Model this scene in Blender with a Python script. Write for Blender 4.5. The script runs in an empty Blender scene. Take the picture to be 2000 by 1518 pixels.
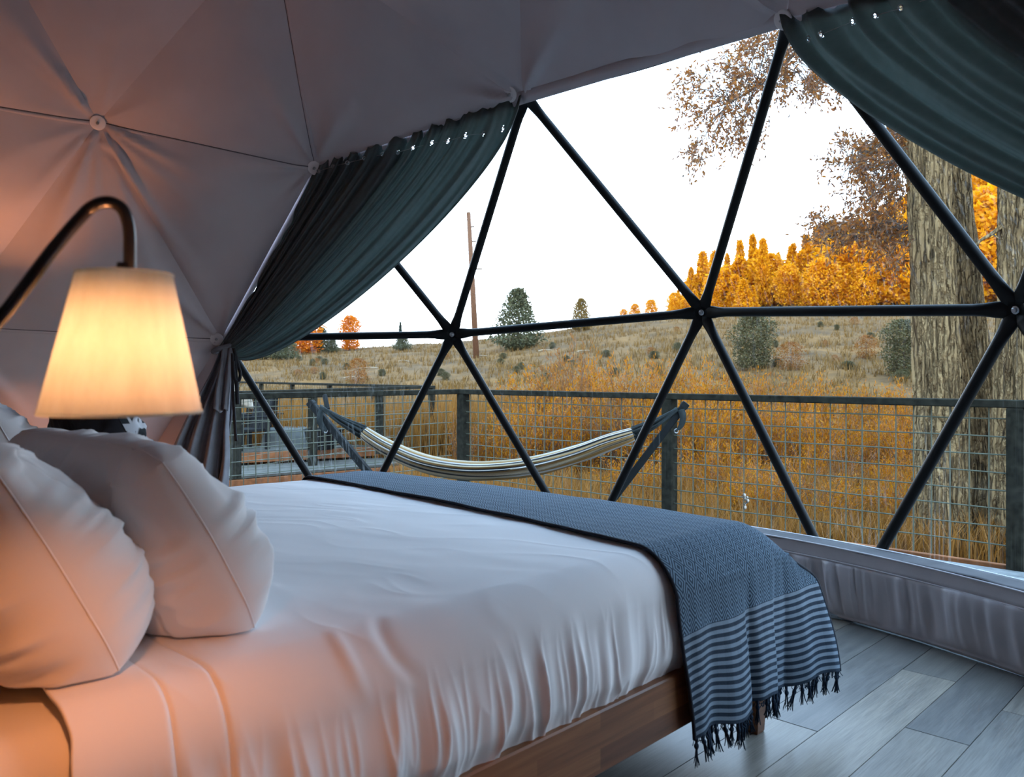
import bpy, bmesh, math, random
import numpy as np

# ------------------------------------------------------------------ scene, camera, sky, exposure
SC = bpy.context.scene
COL = SC.collection
EYE = 1.06                       # eye height above the floor
FPX = 1611.0                     # focal length in pixels of the 2000 px frame
HOR = 730.0                      # row of the horizon

cam_d = bpy.data.cameras.new('camera')
cam = bpy.data.objects.new('camera', cam_d)
COL.objects.link(cam)
cam.location = (0, 0, EYE)
cam.rotation_euler = (math.pi / 2, 0, 0)
cam_d.sensor_width = 36.0
cam_d.lens = 36.0 * FPX / 2000.0
cam_d.shift_y = (HOR - 759.0) / 2000.0
cam_d.clip_start = 0.02
cam_d.clip_end = 600
cam_d.dof.use_dof = True
cam_d.dof.focus_distance = 4.2
cam_d.dof.aperture_fstop = 6.3
SC.camera = cam

SC.view_settings.view_transform = 'Standard'
SC.view_settings.look = 'None'
SC.view_settings.gamma = 1.0
SC.view_settings.use_curve_mapping = False
SC.view_settings.exposure = 0.0
try:
    SC.cycles.use_denoising = True
    SC.cycles.max_bounces = 10
    SC.cycles.diffuse_bounces = 6
    SC.cycles.transparent_max_bounces = 16
    SC.cycles.sample_clamp_indirect = 8.0
    SC.cycles.caustics_reflective = False
    SC.cycles.caustics_refractive = False
except Exception:
    pass

SKY = 6.2
W = bpy.data.worlds.new('sky')
SC.world = W
W.use_nodes = True
_n, _l = W.node_tree.nodes, W.node_tree.links
_n.clear()
_o = _n.new('ShaderNodeOutputWorld')
_b = _n.new('ShaderNodeBackground')
_b.inputs['Strength'].default_value = SKY
_tc = _n.new('ShaderNodeTexCoord')
_sx = _n.new('ShaderNodeSeparateXYZ')
_r = _n.new('ShaderNodeValToRGB')
_r.color_ramp.elements[0].position = 0.0
_r.color_ramp.elements[0].color = (0.86, 0.93, 1.0, 1)
_r.color_ramp.elements[1].position = 0.45
_r.color_ramp.elements[1].color = (0.46, 0.70, 1.0, 1)
_l.new(_tc.outputs['Generated'], _sx.inputs[0])
_l.new(_sx.outputs['Z'], _r.inputs[0])
_l.new(_r.outputs[0], _b.inputs['Color'])
_l.new(_b.outputs[0], _o.inputs[0])

LAMP_W = 42.0                     # bulb of the reading lamp, warm
LAMP_COL = (1.0, 0.35, 0.12)

RNG = np.random.default_rng(7)
random.seed(7)
PI = math.pi

# ------------------------------------------------------------------ frames of reference
TH = math.atan(0.961)
A2 = np.array([math.sin(TH), math.cos(TH)])     # along the bed and the floor planks, towards the foot
B2 = np.array([-math.cos(TH), math.sin(TH)])    # across the bed, away from the near side


def ST(s, t, z=0.0):
    return np.array([s * A2[0] + t * B2[0], s * A2[1] + t * B2[1], z])


AX = np.array([A2[0], A2[1], 0.0])
BX = np.array([B2[0], B2[1], 0.0])
ZX = np.array([0, 0, 1.0])


def px(u, v, d):
    return np.array([d * (u - 1000.0) / FPX, d, EYE - d * (v - HOR) / FPX])


# ------------------------------------------------------------------ numpy noise
def _hash(ix, iy, iz, seed):
    h = (ix * 374761393 + iy * 668265263 + iz * 2147483647 + seed * 144665) & 0xFFFFFFFF
    h = ((h ^ (h >> 13)) * 1274126177) & 0xFFFFFFFF
    h = ((h ^ (h >> 16)) * 2246822519) & 0xFFFFFFFF
    return ((h ^ (h >> 15)) & 0xFFFFFF) / float(0xFFFFFF)


def vn(P, seed=0):
    """value noise in -1..1 at points (n,3)"""
    P = np.asarray(P, dtype=np.float64)
    I = np.floor(P).astype(np.int64)
    f = P - I
    f = f * f * (3 - 2 * f)
    r = 0
    for a in (0, 1):
        wa = f[:, 0] if a else 1 - f[:, 0]
        for b in (0, 1):
            wb = f[:, 1] if b else 1 - f[:, 1]
            for c in (0, 1):
                wc = f[:, 2] if c else 1 - f[:, 2]
                r = r + wa * wb * wc * _hash(I[:, 0] + a, I[:, 1] + b, I[:, 2] + c, seed)
    return r * 2 - 1


def fbm(P, seed=0, oct=3):
    P = np.asarray(P, dtype=np.float64)
    r, a, k = 0, 1.0, 1.0
    for o in range(oct):
        r = r + a * vn(P * k + 17.3 * o, seed + o)
        a *= 0.5
        k *= 2.03
    return r


def n2(x, y, seed=0, oct=2):
    x, y = np.broadcast_arrays(np.asarray(x, float), np.asarray(y, float))
    return fbm(np.stack([x.ravel(), y.ravel(), np.zeros(x.size) + 0.5], 1), seed, oct).reshape(x.shape)


def sst(a, b, x):
    t = np.clip((np.asarray(x, float) - a) / (b - a), 0, 1)
    return t * t * (3 - 2 * t)


# ------------------------------------------------------------------ mesh helpers
def mesh_np(name, V, F, smooth=False, uv=None):
    me = bpy.data.meshes.new(name)
    V = np.asarray(V, dtype=np.float32)
    if isinstance(F, np.ndarray):
        k = F.shape[1]
        me.vertices.add(len(V))
        me.vertices.foreach_set('co', V.ravel())
        me.loops.add(F.size)
        me.loops.foreach_set('vertex_index', F.astype(np.int32).ravel())
        me.polygons.add(len(F))
        me.polygons.foreach_set('loop_start', np.arange(len(F), dtype=np.int32) * k)
        me.update(calc_edges=True)
    else:
        me.from_pydata([tuple(map(float, v)) for v in V], [], [tuple(map(int, f)) for f in F])
    if smooth:
        me.polygons.foreach_set('use_smooth', np.ones(len(me.polygons), dtype=bool))
    if uv is not None:
        lay = me.uv_layers.new(name='UVMap')
        vi = np.empty(len(me.loops), dtype=np.int32)
        me.loops.foreach_get('vertex_index', vi)
        lay.data.foreach_set('uv', np.asarray(uv, dtype=np.float32)[vi].ravel())
    me.validate()
    return me


def tag(o, label=None, cat=None, group=None, kind=None):
    if label:
        o['label'] = label
    if cat:
        o['category'] = cat
    if group:
        o['group'] = group
    if kind:
        o['kind'] = kind
    return o


def link(o, parent=None):
    COL.objects.link(o)
    if parent is not None:
        o.parent = parent
    return o


def origin(o):
    """world position of an unrotated chain of objects"""
    p = np.zeros(3)
    while o is not None:
        p = p + np.array(o.location)
        o = o.parent
    return p


def mk(name, V, F, mat, parent=None, smooth=False, uv=None, at=None):
    """world-space vertices become one mesh object"""
    V = np.asarray(V, dtype=np.float64)
    base = origin(parent) if parent is not None else np.zeros(3)
    loc = np.asarray(at, float) if at is not None else base
    me = mesh_np(name, V - loc, F, smooth, uv)
    if mat:
        me.materials.append(mat)
    o = bpy.data.objects.new(name, me)
    o.location = tuple(loc - base)
    return link(o, parent)


def empty(name, loc, label=None, cat=None, group=None):
    o = bpy.data.objects.new(name, None)
    o.empty_display_size = 0.1
    o.location = tuple(float(c) for c in loc)
    link(o)
    return tag(o, label, cat, group)


def copy_tree(o, parent=None):
    c = o.copy()
    COL.objects.link(c)
    c.parent = parent
    for ch in list(o.children):
        copy_tree(ch, c)
    return c


class MB:
    def __init__(self):
        self.V, self.F = [], []

    def add(self, V, F):
        b = len(self.V)
        self.V += [tuple(v) for v in V]
        self.F += [tuple(int(i) + b for i in f) for f in F]
        return self

    def box(self, c, half, ax=None, bevel=0.0):
        c = np.asarray(c, float)
        X, Y, Z = ax if ax is not None else (np.eye(3)[0], np.eye(3)[1], np.eye(3)[2])
        hx, hy, hz = half
        if bevel <= 0:
            V = [c + X * sx * hx + Y * sy * hy + Z * sz * hz for sz in (-1, 1) for sy in (-1, 1) for sx in (-1, 1)]
            F = [(0, 2, 3, 1), (4, 5, 7, 6), (0, 1, 5, 4), (2, 6, 7, 3), (0, 4, 6, 2), (1, 3, 7, 5)]
            return self.add(V, F)
        b = min(bevel, hx * .9, hy * .9, hz * .9)
        V = []
        rings = [(hx - b, hy - b, -hz), (hx, hy, -hz + b), (hx, hy, hz - b), (hx - b, hy - b, hz)]
        for (rx, ry, z) in rings:
            for sx, sy in ((-1, -1), (1, -1), (1, 1), (-1, 1)):
                V.append(c + X * sx * rx + Y * sy * ry + Z * z)
        F = [(3, 2, 1, 0), (12, 13, 14, 15)]
        for k in range(3):
            for i in range(4):
                j = (i + 1) % 4
                F.append((k * 4 + i, k * 4 + j, (k + 1) * 4 + j, (k + 1) * 4 + i))
        return self.add(V, F)

    def bar(self, p, q, w, h, up=ZX, bevel=0.0):
        p, q = np.asarray(p, float), np.asarray(q, float)
        X = q - p
        L = np.linalg.norm(X)
        X = X / L
        Y = np.cross(up, X)
        if np.linalg.norm(Y) < 1e-6:
            Y = np.cross(np.array([1.0, 0, 0]), X)
        Y = Y / np.linalg.norm(Y)
        Z = np.cross(X, Y)
        return self.box((p + q) / 2, (L / 2, w / 2, h / 2), (X, Y, Z), bevel)

    def tube(self, pts, rad, n=10, cap=True, flat=None):
        pts = [np.asarray(p, float) for p in pts]
        m = len(pts)
        rad = [rad] * m if np.isscalar(rad) else list(rad)
        T = [pts[min(i + 1, m - 1)] - pts[max(i - 1, 0)] for i in range(m)]
        T = [t / (np.linalg.norm(t) + 1e-12) for t in T]
        ref = np.array([0, 0, 1.0]) if abs(T[0][2]) < .9 else np.array([1.0, 0, 0])
        N = np.cross(T[0], ref)
        N /= np.linalg.norm(N)
        V, F = [], []
        for i in range(m):
            N = N - T[i] * np.dot(N, T[i])
            N /= (np.linalg.norm(N) + 1e-12)
            Bn = np.cross(T[i], N)
            for k in range(n):
                a = 2 * PI * k / n
                V.append(pts[i] + (N * math.cos(a) + Bn * math.sin(a)) * rad[i])
        for i in range(m - 1):
            for k in range(n):
                F.append((i * n + k, i * n + (k + 1) % n, (i + 1) * n + (k + 1) % n, (i + 1) * n + k))
        if cap:
            F.append(tuple(range(n - 1, -1, -1)))
            F.append(tuple((m - 1) * n + k for k in range(n)))
        return self.add(V, F)

    def disc(self, c, nrm, r, h, n=20, hole=0.0):
        """short cylinder with a rounded rim; axis nrm"""
        nrm = np.asarray(nrm, float)
        nrm = nrm / np.linalg.norm(nrm)
        prof = [(r * .0 + 0.0001, 0), (r, 0), (r, h * .6), (r * .9, h), (0.0001, h)]
        return self.lathe(c, nrm, prof, n)

    def lathe(self, c, axis, prof, n=20):
        c = np.asarray(c, float)
        axis = np.asarray(axis, float) / np.linalg.norm(axis)
        ref = np.array([0, 0, 1.0]) if abs(axis[2]) < .9 else np.array([1.0, 0, 0])
        X = np.cross(axis, ref)
        X /= np.linalg.norm(X)
        Y = np.cross(axis, X)
        V, F = [], []
        for (r, h) in prof:
            for k in range(n):
                a = 2 * PI * k / n
                V.append(c + axis * h + (X * math.cos(a) + Y * math.sin(a)) * r)
        for i in range(len(prof) - 1):
            for k in range(n):
                F.append((i * n + k, i * n + (k + 1) % n, (i + 1) * n + (k + 1) % n, (i + 1) * n + k))
        return self.add(V, F)

    def build(self, name, mat, parent=None, smooth=False, at=None):
        return mk(name, np.array(self.V), self.F, mat, parent, smooth, at=at)


def grid_faces(nu, nv, wrap=False, off=0):
    i = np.arange(nu - 1)[:, None]
    jn = nv if wrap else nv - 1
    j = np.arange(jn)[None, :]
    a = i * nv + j
    b = i * nv + (j + 1) % nv
    c = (i + 1) * nv + (j + 1) % nv
    d = (i + 1) * nv + j
    return np.stack([a.ravel(), b.ravel(), c.ravel(), d.ravel()], 1) + off


def solid_grid(P, thick, uv=None):
    """P (nu,nv,3) cloth grid -> closed sheet of the given thickness"""
    nu, nv, _ = P.shape
    du = np.gradient(P, axis=0)
    dv = np.gradient(P, axis=1)
    N = np.cross(du, dv)
    N /= (np.linalg.norm(N, axis=2, keepdims=True) + 1e-12)
    V = np.concatenate([(P + N * thick / 2).reshape(-1, 3), (P - N * thick / 2).reshape(-1, 3)])
    f = grid_faces(nu, nv)
    n = nu * nv
    F = [f, (f + n)[:, ::-1]]
    ring = np.concatenate([np.arange(nv), np.arange(1, nu) * nv + nv - 1, (nu - 1) * nv + np.arange(nv - 2, -1, -1), np.arange(nu - 2, 0, -1) * nv])
    nx = np.roll(ring, -1)
    F.append(np.stack([nx, ring, ring + n, nx + n], 1))
    F = np.concatenate(F)
    U = None if uv is None else np.concatenate([uv.reshape(-1, 2)] * 2)
    return V, F, U


# ------------------------------------------------------------------ material helpers
class Mat:
    def __init__(self, name, rough=0.6, metal=0.0, spec=0.3):
        self.m = bpy.data.materials.new(name)
        self.m.use_nodes = True
        self.n, self.l = self.m.node_tree.nodes, self.m.node_tree.links
        self.b = self.n['Principled BSDF']
        self.out = self.n['Material Output']
        self.b.inputs['Roughness'].default_value = rough
        self.b.inputs['Metallic'].default_value = metal
        self.b.inputs['Specular IOR Level'].default_value = spec
        self._tc = None

    def tc(self, which='Object'):
        if self._tc is None:
            self._tc = self.n.new('ShaderNodeTexCoord')
        return self._tc.outputs[which]

    def map(self, src, scale=(1, 1, 1), rot=(0, 0, 0)):
        m = self.n.new('ShaderNodeMapping')
        m.inputs['Scale'].default_value = scale
        m.inputs['Rotation'].default_value = rot
        self.l.new(src, m.inputs[0])
        return m.outputs[0]

    def noise(self, src, scale, detail=3, rough=.55, dist=0.0):
        t = self.n.new('ShaderNodeTexNoise')
        t.inputs['Scale'].default_value = scale
        t.inputs['Detail'].default_value = detail
        t.inputs['Roughness'].default_value = rough
        t.inputs['Distortion'].default_value = dist
        self.l.new(src, t.inputs['Vector'])
        return t.outputs[0]

    def ramp(self, fac, stops, interp='LINEAR'):
        r = self.n.new('ShaderNodeValToRGB')
        r.color_ramp.interpolation = interp
        e = r.color_ramp.elements
        while len(e) < len(stops):
            e.new(.5)
        for i, (p, c) in enumerate(stops):
            e[i].position = p
            e[i].color = (c[0], c[1], c[2], 1) if not np.isscalar(c) else (c, c, c, 1)
        self.l.new(fac, r.inputs[0])
        return r.outputs[0]

    def mix(self, fac, a, b, mode='MIX'):
        m = self.n.new('ShaderNodeMix')
        m.data_type = 'RGBA'
        m.blend_type = mode
        for s, x in ((m.inputs[0], fac), (m.inputs[6], a), (m.inputs[7], b)):
            if hasattr(x, 'links') or hasattr(x, 'is_output'):
                self.l.new(x, s)
            elif np.isscalar(x):
                s.default_value = x
            else:
                s.default_value = (x[0], x[1], x[2], 1)
        return m.outputs[2]

    def math(self, op, a, b=0.0):
        m = self.n.new('ShaderNodeMath')
        m.operation = op
        for s, x in ((m.inputs[0], a), (m.inputs[1], b)):
            if np.isscalar(x):
                s.default_value = x
            else:
                self.l.new(x, s)
        return m.outputs[0]

    def color(self, c):
        if hasattr(c, 'is_output'):
            self.l.new(c, self.b.inputs['Base Color'])
        else:
            self.b.inputs['Base Color'].default_value = (c[0], c[1], c[2], 1)
        return self

    def bump(self, h, strength=.3, dist=.01):
        b = self.n.new('ShaderNodeBump')
        b.inputs['Strength'].default_value = strength
        b.inputs['Distance'].default_value = dist
        self.l.new(h, b.inputs['Height'])
        self.l.new(b.outputs[0], self.b.inputs['Normal'])
        return self

    def translucent(self, color, fac):
        t = self.n.new('ShaderNodeBsdfTranslucent')
        if hasattr(color, 'is_output'):
            self.l.new(color, t.inputs[0])
        else:
            t.inputs[0].default_value = (*color, 1)
        s = self.n.new('ShaderNodeMixShader')
        s.inputs[0].default_value = fac
        self.l.new(self.b.outputs[0], s.inputs[1])
        self.l.new(t.outputs[0], s.inputs[2])
        self.l.new(s.outputs[0], self.out.inputs[0])
        return self

    def rand(self):
        return self.n.new('ShaderNodeObjectInfo').outputs['Random']

    def island(self):
        return self.n.new('ShaderNodeNewGeometry').outputs['Random Per Island']


MT = {}


def simple(name, col, rough=.6, metal=0, spec=.3, var=.15, sc=12, bump=0, det=3):
    m = Mat(name, rough, metal, spec)
    n = m.noise(m.tc(), sc, det)
    lo = tuple(c * (1 - var) for c in col)
    hi = tuple(min(1, c * (1 + var)) for c in col)
    m.color(m.ramp(n, [(.3, lo), (.7, hi)]))
    if bump:
        m.bump(n, .4, bump)
    MT[name] = m.m
    return m.m


def leafy(name, cols, fac=.35, rough=.6):
    m = Mat(name, rough, 0, .25)
    k = len(cols)
    c = m.ramp(m.island(), [((i + .0) / (k - 1), cc) for i, cc in enumerate(cols)])
    m.color(c)
    m.translucent(c, fac)
    MT[name] = m.m
    return m.m


# liner fabric
m = Mat('liner_fabric', .75, 0, .25)
n = m.noise(m.tc(), 3.0, 4)
m.color(m.ramp(n, [(.3, (.58, .525, .545)), (.7, (.64, .58, .595))]))
m.bump(m.noise(m.map(m.tc(), (1, 1, 1)), 420, 2), .12, .002)
MT['liner'] = m.m
m = Mat('skirt_fabric', .38, 0, .5)
n = m.noise(m.tc(), 5.0, 4)
m.color(m.ramp(n, [(.3, (.34, .315, .335)), (.7, (.41, .38, .40))]))
m.bump(m.noise(m.tc(), 160, 3), .1, .002)
MT['skirt'] = m.m
simple('ledge', (.085, .082, .088), .8)
simple('seam_thread', (.16, .145, .16), .8)
simple('white_plastic', (.88, .85, .85), .35, 0, .5, .03)
simple('bolt_steel', (.42, .43, .45), .3, .9, .5, .1, 60)
simple('black_steel', (.006, .0065, .007), .42, 0, .16, .3, 8)
simple('hem_white', (.75, .76, .8), .5)

# curtains: thin grey-teal cloth
m = Mat('curtain_cloth', .8, 0, .2)
n = m.noise(m.tc(), 30, 3)
c = m.ramp(n, [(.3, (.12, .14, .145)), (.7, (.16, .18, .185))])
m.color(c)
m.bump(m.noise(m.tc(), 300, 2), .2, .002)
m.translucent((.30, .37, .355), .36)
MT['curtain'] = m.m
simple('curtain_strap', (.04, .045, .052), .8)
simple('curtain_tail', (.20, .205, .23), .75, 0, .2, .1, 20)

# vinyl panes: clear, faintly hazed, rain streaks
m = Mat('vinyl_pane', .05)
tr = m.n.new('ShaderNodeBsdfTransparent')
tr.inputs[0].default_value = (.95, .96, .96, 1)
gl = m.n.new('ShaderNodeBsdfGlossy')
gl.inputs['Roughness'].default_value = .03
df = m.n.new('ShaderNodeBsdfTranslucent')
df.inputs[0].default_value = (.8, .85, .85, 1)
st = m.noise(m.map(m.tc(), (70, 70, .5)), 1.0, 3, .7)
st2 = m.noise(m.tc(), 1.6, 2)
k = m.math('MULTIPLY', m.ramp(st, [(.54, 0.0), (.74, 1.0)]), m.ramp(st2, [(.42, 0.0), (.7, 1.0)]))
k = m.math('MULTIPLY', k, .10)
k = m.math('ADD', k, .001)
s1 = m.n.new('ShaderNodeMixShader')
m.l.new(k, s1.inputs[0])
m.l.new(tr.outputs[0], s1.inputs[1])
m.l.new(df.outputs[0], s1.inputs[2])
lw = m.n.new('ShaderNodeLayerWeight')
lw.inputs[0].default_value = .18
s2 = m.n.new('ShaderNodeMixShader')
m.l.new(m.math('MULTIPLY', lw.outputs['Fresnel'], .6), s2.inputs[0])
m.l.new(s1.outputs[0], s2.inputs[1])
m.l.new(gl.outputs[0], s2.inputs[2])
m.l.new(s2.outputs[0], m.out.inputs[0])
MT['vinyl'] = m.m

# bedding
m = Mat('white_sheet', .85, 0, .15)
m.b.inputs['Sheen Weight'].default_value = .15
m.color((.80, .79, .80))
m.bump(m.noise(m.map(m.tc(), (1, 1, 1)), 900, 2), .06, .001)
MT['sheet'] = m.m
m = Mat('fitted_sheet', .85, 0, .15)
m.color((.76, .72, .66))
m.bump(m.noise(m.tc(), 700, 2), .06, .001)
MT['fitted'] = m.m
simple('pillow_thread', (.62, .58, .56), .8)

# throw: diamond twill body, striped ends (uv in metres: u across the width, v from the fringe)
m = Mat('throw_weave', .9, 0, .1)
m.b.inputs['Sheen Weight'].default_value = .10
m.b.inputs['Sheen Tint'].default_value = (.6, .8, 1, 1)
sep = m.n.new('ShaderNodeSeparateXYZ')
m.l.new(m.tc('UV'), sep.inputs[0])
U_, V_ = sep.outputs[0], sep.outputs[1]


def tri(x, period):
    return m.math('ABSOLUTE', m.math('SUBTRACT', m.math('FRACT', m.math('MULTIPLY', x, 1.0 / period)), .5))


dsum = m.math('ADD', m.math('MULTIPLY', tri(U_, .052), 1.0), m.math('MULTIPLY', tri(V_, .060), 1.0))
wav = m.math('FRACT', m.math('MULTIPLY', dsum, 5.0))
twill = m.ramp(wav, [(.0, 1.0), (.36, 1.0), (.50, 0.0), (.9, 0.0), (1.0, 1.0)])
thread = m.noise(m.map(m.tc('UV'), (900, 260, 1)), 1.0, 2)
body = m.mix(twill, (.014, .024, .040), (.17, .245, .32))
body = m.mix(m.math('MULTIPLY', thread, .5), body, (.035, .055, .08))
strp = m.math('FRACT', m.math('MULTIPLY', V_, 1 / .0205))
stripe = m.ramp(strp, [(.0, 0.0), (.44, 0.0), (.50, 1.0), (.93, 1.0), (1.0, 0.0)])
ends = m.mix(stripe, (.014, .022, .036), (.21, .265, .32))
ends = m.mix(m.math('MULTIPLY', thread, .35), ends, (.06, .08, .11))
isbody = m.math('GREATER_THAN', V_, .268)
isbody2 = m.math('LESS_THAN', V_, 2.62)
m.color(m.mix(m.math('MULTIPLY', isbody, isbody2), ends, body))
m.bump(m.math('ADD', wav, thread), .35, .002)
MT['throw'] = m.m
simple('throw_trim', (.016, .02, .03), .9)
simple('tassel_yarn', (.022, .035, .055), .9, 0, .1, .3, 200)

# bed wood
m = Mat('bed_wood', .38, 0, .4)
mp = m.map(m.tc(), (1, 1, 1), (0, 0, -(PI / 2 - TH)))
br = m.n.new('ShaderNodeTexBrick')
br.inputs['Scale'].default_value = 1.0
br.inputs['Brick Width'].default_value = .42
br.inputs['Row Height'].default_value = .045
br.inputs['Mortar Size'].default_value = .0
br.inputs['Color1'].default_value = (.16, .062, .026, 1)
br.inputs['Color2'].default_value = (.30, .13, .05, 1)
brm = m.n.new('ShaderNodeCombineXYZ')
sp = m.n.new('ShaderNodeSeparateXYZ')
m.l.new(mp, sp.inputs[0])
m.l.new(sp.outputs[0], brm.inputs[0])
m.l.new(sp.outputs[2], brm.inputs[1])
m.l.new(brm.outputs[0], br.inputs['Vector'])
gr = m.noise(m.map(mp, (3, 60, 60)), 1.0, 4, .6, .4)
m.color(m.mix(.75, br.outputs[0], m.ramp(gr, [(.3, (.55, .5, .45)), (.7, (1.2, 1.15, 1.1))]), 'MULTIPLY'))
m.bump(gr, .08, .002)
MT['bed_wood'] = m.m

# floor planks
m = Mat('floor_plank', .30, 0, .5)
mp = m.map(m.tc(), (1, 1, 1), (0, 0, -(PI / 2 - TH)))
offn = m.n.new('ShaderNodeVectorMath')
offn.operation = 'ADD'
m.l.new(mp, offn.inputs[0])
rv = m.n.new('ShaderNodeCombineXYZ')
rnd = m.rand()
m.l.new(m.math('MULTIPLY', rnd, 40.0), rv.inputs[0])
m.l.new(m.math('MULTIPLY', rnd, 17.0), rv.inputs[1])
m.l.new(rv.outputs[0], offn.inputs[1])
g1 = m.noise(m.map(offn.outputs[0], (1.6, 22, 1)), 1.0, 5, .6, .25)
g2 = m.noise(m.map(offn.outputs[0], (9, 240, 1)), 1.0, 3, .6)
base = m.ramp(rnd, [(.0, (.10, .10, .105)), (.3, (.17, .165, .155)), (.6, (.26, .235, .20)), (.8, (.13, .13, .13)), (1, (.22, .205, .18))])
c = m.mix(.8, base, m.ramp(g1, [(.25, (.58, .59, .62)), (.75, (1.28, 1.24, 1.17))]), 'MULTIPLY')
c = m.mix(.6, c, m.ramp(g2, [(.35, .5), (.65, 1.15)]), 'MULTIPLY')
m.color(c)
m.bump(g2, .1, .001)
m.l.new(m.ramp(g2, [(.3, .28), (.7, .38)]), m.b.inputs['Roughness'])
MT['plank'] = m.m
simple('subfloor', (.03, .028, .026), .9)
simple('rubber_grey', (.20, .24, .27), .5, 0, .4)

# lamp
m = Mat('shade_linen', .9, 0, .1)
n = m.noise(m.map(m.tc(), (1, 1, .25), (.0, .5, .3)), 46, 4, .65)
c = m.ramp(n, [(.3, (.72, .78, .80)), (.7, (.84, .92, .95))])
m.color(c)
m.translucent(c, .50)
MT['shade'] = m.m
m = Mat('bulb_glow', .5)
m.b.inputs['Emission Color'].default_value = (1, .6, .28, 1)
m.b.inputs['Emission Strength'].default_value = 30
MT['bulb'] = m.m
simple('lamp_black', (.012, .011, .012), .28, 0, .5)

# cushion
m = Mat('cushion_pattern', .9, 0, .1)
vor = m.n.new('ShaderNodeTexVoronoi')
vor.distance = 'CHEBYCHEV'
vor.inputs['Scale'].default_value = 18
vor.inputs['Randomness'].default_value = .25
m.l.new(m.tc(), vor.inputs['Vector'])
m.color(m.ramp(vor.outputs['Distance'], [(.36, (.03, .035, .04)), (.40, (.55, .58, .62))]))
MT['cushion_front'] = m.m
simple('cushion_back', (.022, .022, .026), .95)

# outdoors
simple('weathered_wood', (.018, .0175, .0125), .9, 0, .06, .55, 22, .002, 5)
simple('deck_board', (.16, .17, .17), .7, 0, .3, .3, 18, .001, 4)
simple('cedar_rim', (.19, .07, .025), .8, 0, .2, .35, 14, .002, 4)
simple('galvanised_wire', (.085, .092, .062), .6, 0, .3, .2)
simple('deck_grey', (.07, .066, .055), .8, 0, .2, .25, 9)
simple('stand_steel', (.012, .014, .0145), .7, 0, .12)
simple('hammock_rope', (.02, .026, .026), .8, 0, .2, .3, 90)
simple('tarp_grey', (.075, .08, .075), .8)
simple('pit_steel', (.012, .012, .012), .8, 0, .1)
simple('tent_canvas', (.35, .30, .23), .8)
simple('pole_wood', (.13, .06, .03), .8, 0, .2, .4, 30)
simple('dead_wood', (.26, .20, .13), .9)
simple('bone_white', (.55, .5, .42), .7)
simple('rock_grey', (.20, .19, .18), .85, 0, .2, .3, 6, .02)

m = Mat('hammock_cloth', .85, 0, .15)
sep = m.n.new('ShaderNodeSeparateXYZ')
m.l.new(m.tc('UV'), sep.inputs[0])
cr, dk, tn, wh = (.28, .22, .14), (.02, .021, .022), (.20, .11, .035), (.36, .33, .30)
seq = [cr, tn, dk, cr, wh, dk, tn, cr, dk, wh, tn, cr, wh, dk, cr, tn, wh, tn, cr, dk]
m.color(m.ramp(sep.outputs[1], [(i / 20.0, seq[i]) for i in range(20)], 'CONSTANT'))
m.bump(m.noise(m.map(m.tc('UV'), (40, 400, 1)), 1, 2), .3, .003)
MT['hammock'] = m.m

m = Mat('bark', .9, 0, .15)
mp = m.map(m.tc(), (9, 9, 1.3))
b1 = m.noise(mp, 2.2, 5, .65, .5)
b2 = m.noise(m.map(m.tc(), (1, 1, .35)), 2.4, 2)
c = m.ramp(b1, [(.30, (.11, .070, .033)), (.46, (.24, .160, .075)), (.70, (.36, .250, .122))])
c = m.mix(m.ramp(b2, [(.58, 0.0), (.70, .6)]), c, (.17, .075, .025))
vo = m.n.new('ShaderNodeTexVoronoi')
vo.feature = 'DISTANCE_TO_EDGE'
vo.inputs['Scale'].default_value = 1.0
wv = m.n.new('ShaderNodeVectorMath')
wv.operation = 'ADD'
wn = m.n.new('ShaderNodeTexNoise')
wn.inputs['Scale'].default_value = 6.0
wn.inputs['Detail'].default_value = 4
m.l.new(m.tc(), wn.inputs['Vector'])
ws = m.n.new('ShaderNodeVectorMath')
ws.operation = 'SCALE'
ws.inputs['Scale'].default_value = 1.7
m.l.new(wn.outputs[1], ws.inputs[0])
m.l.new(m.map(m.tc(), (24, 24, 2.1)), wv.inputs[0])
m.l.new(ws.outputs[0], wv.inputs[1])
m.l.new(wv.outputs[0], vo.inputs['Vector'])
furrow_shade = m.ramp(vo.outputs['Distance'], [(.0, (.30, .27, .25)), (.13, (1, 1, 1))])  # cracks darkened in the colour to stand for shade in the furrows
c = m.mix(.8, c, furrow_shade, 'MULTIPLY')
m.color(c)
m.bump(m.math('ADD', b1, m.ramp(vo.outputs['Distance'], [(.0, 0.0), (.25, 1.0)])), 1.0, .025)
MT['bark'] = m.m

m = Mat('hill_soil', .95, 0, .1)
h1 = m.noise(m.tc(), .45, 6, .7)
h2 = m.noise(m.tc(), 5.0, 4, .6)
c = m.ramp(h1, [(.32, (.065, .040, .020)), (.5, (.12, .066, .024)), (.68, (.18, .092, .028))])
c = m.mix(.6, c, m.ramp(h2, [(.3, (.6, .6, .6)), (.7, (1.25, 1.2, 1.1))]), 'MULTIPLY')
m.color(c)
m.bump(h2, .6, .1)
MT['soil'] = m.m
leafy('dry_grass', [(.18, .07, .010), (.29, .12, .016), (.20, .085, .010), (.36, .17, .035), (.10, .045, .010)], .3)
leafy('hill_grass', [(.13, .064, .014), (.20, .10, .018), (.09, .052, .017), (.24, .125, .026), (.10, .058, .02)], .25)
leafy('willow_leaf', [(.36, .115, .001), (.46, .16, .001), (.28, .075, .001), (.40, .18, .002), (.17, .045, .002)], .4)
leafy('bush_leaf', [(.07, .062, .022), (.10, .085, .03), (.05, .045, .02), (.13, .10, .035)], .2)
leafy('olive_leaf', [(.20, .12, .025), (.26, .15, .03), (.14, .10, .03), (.30, .15, .02)], .3)
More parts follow.
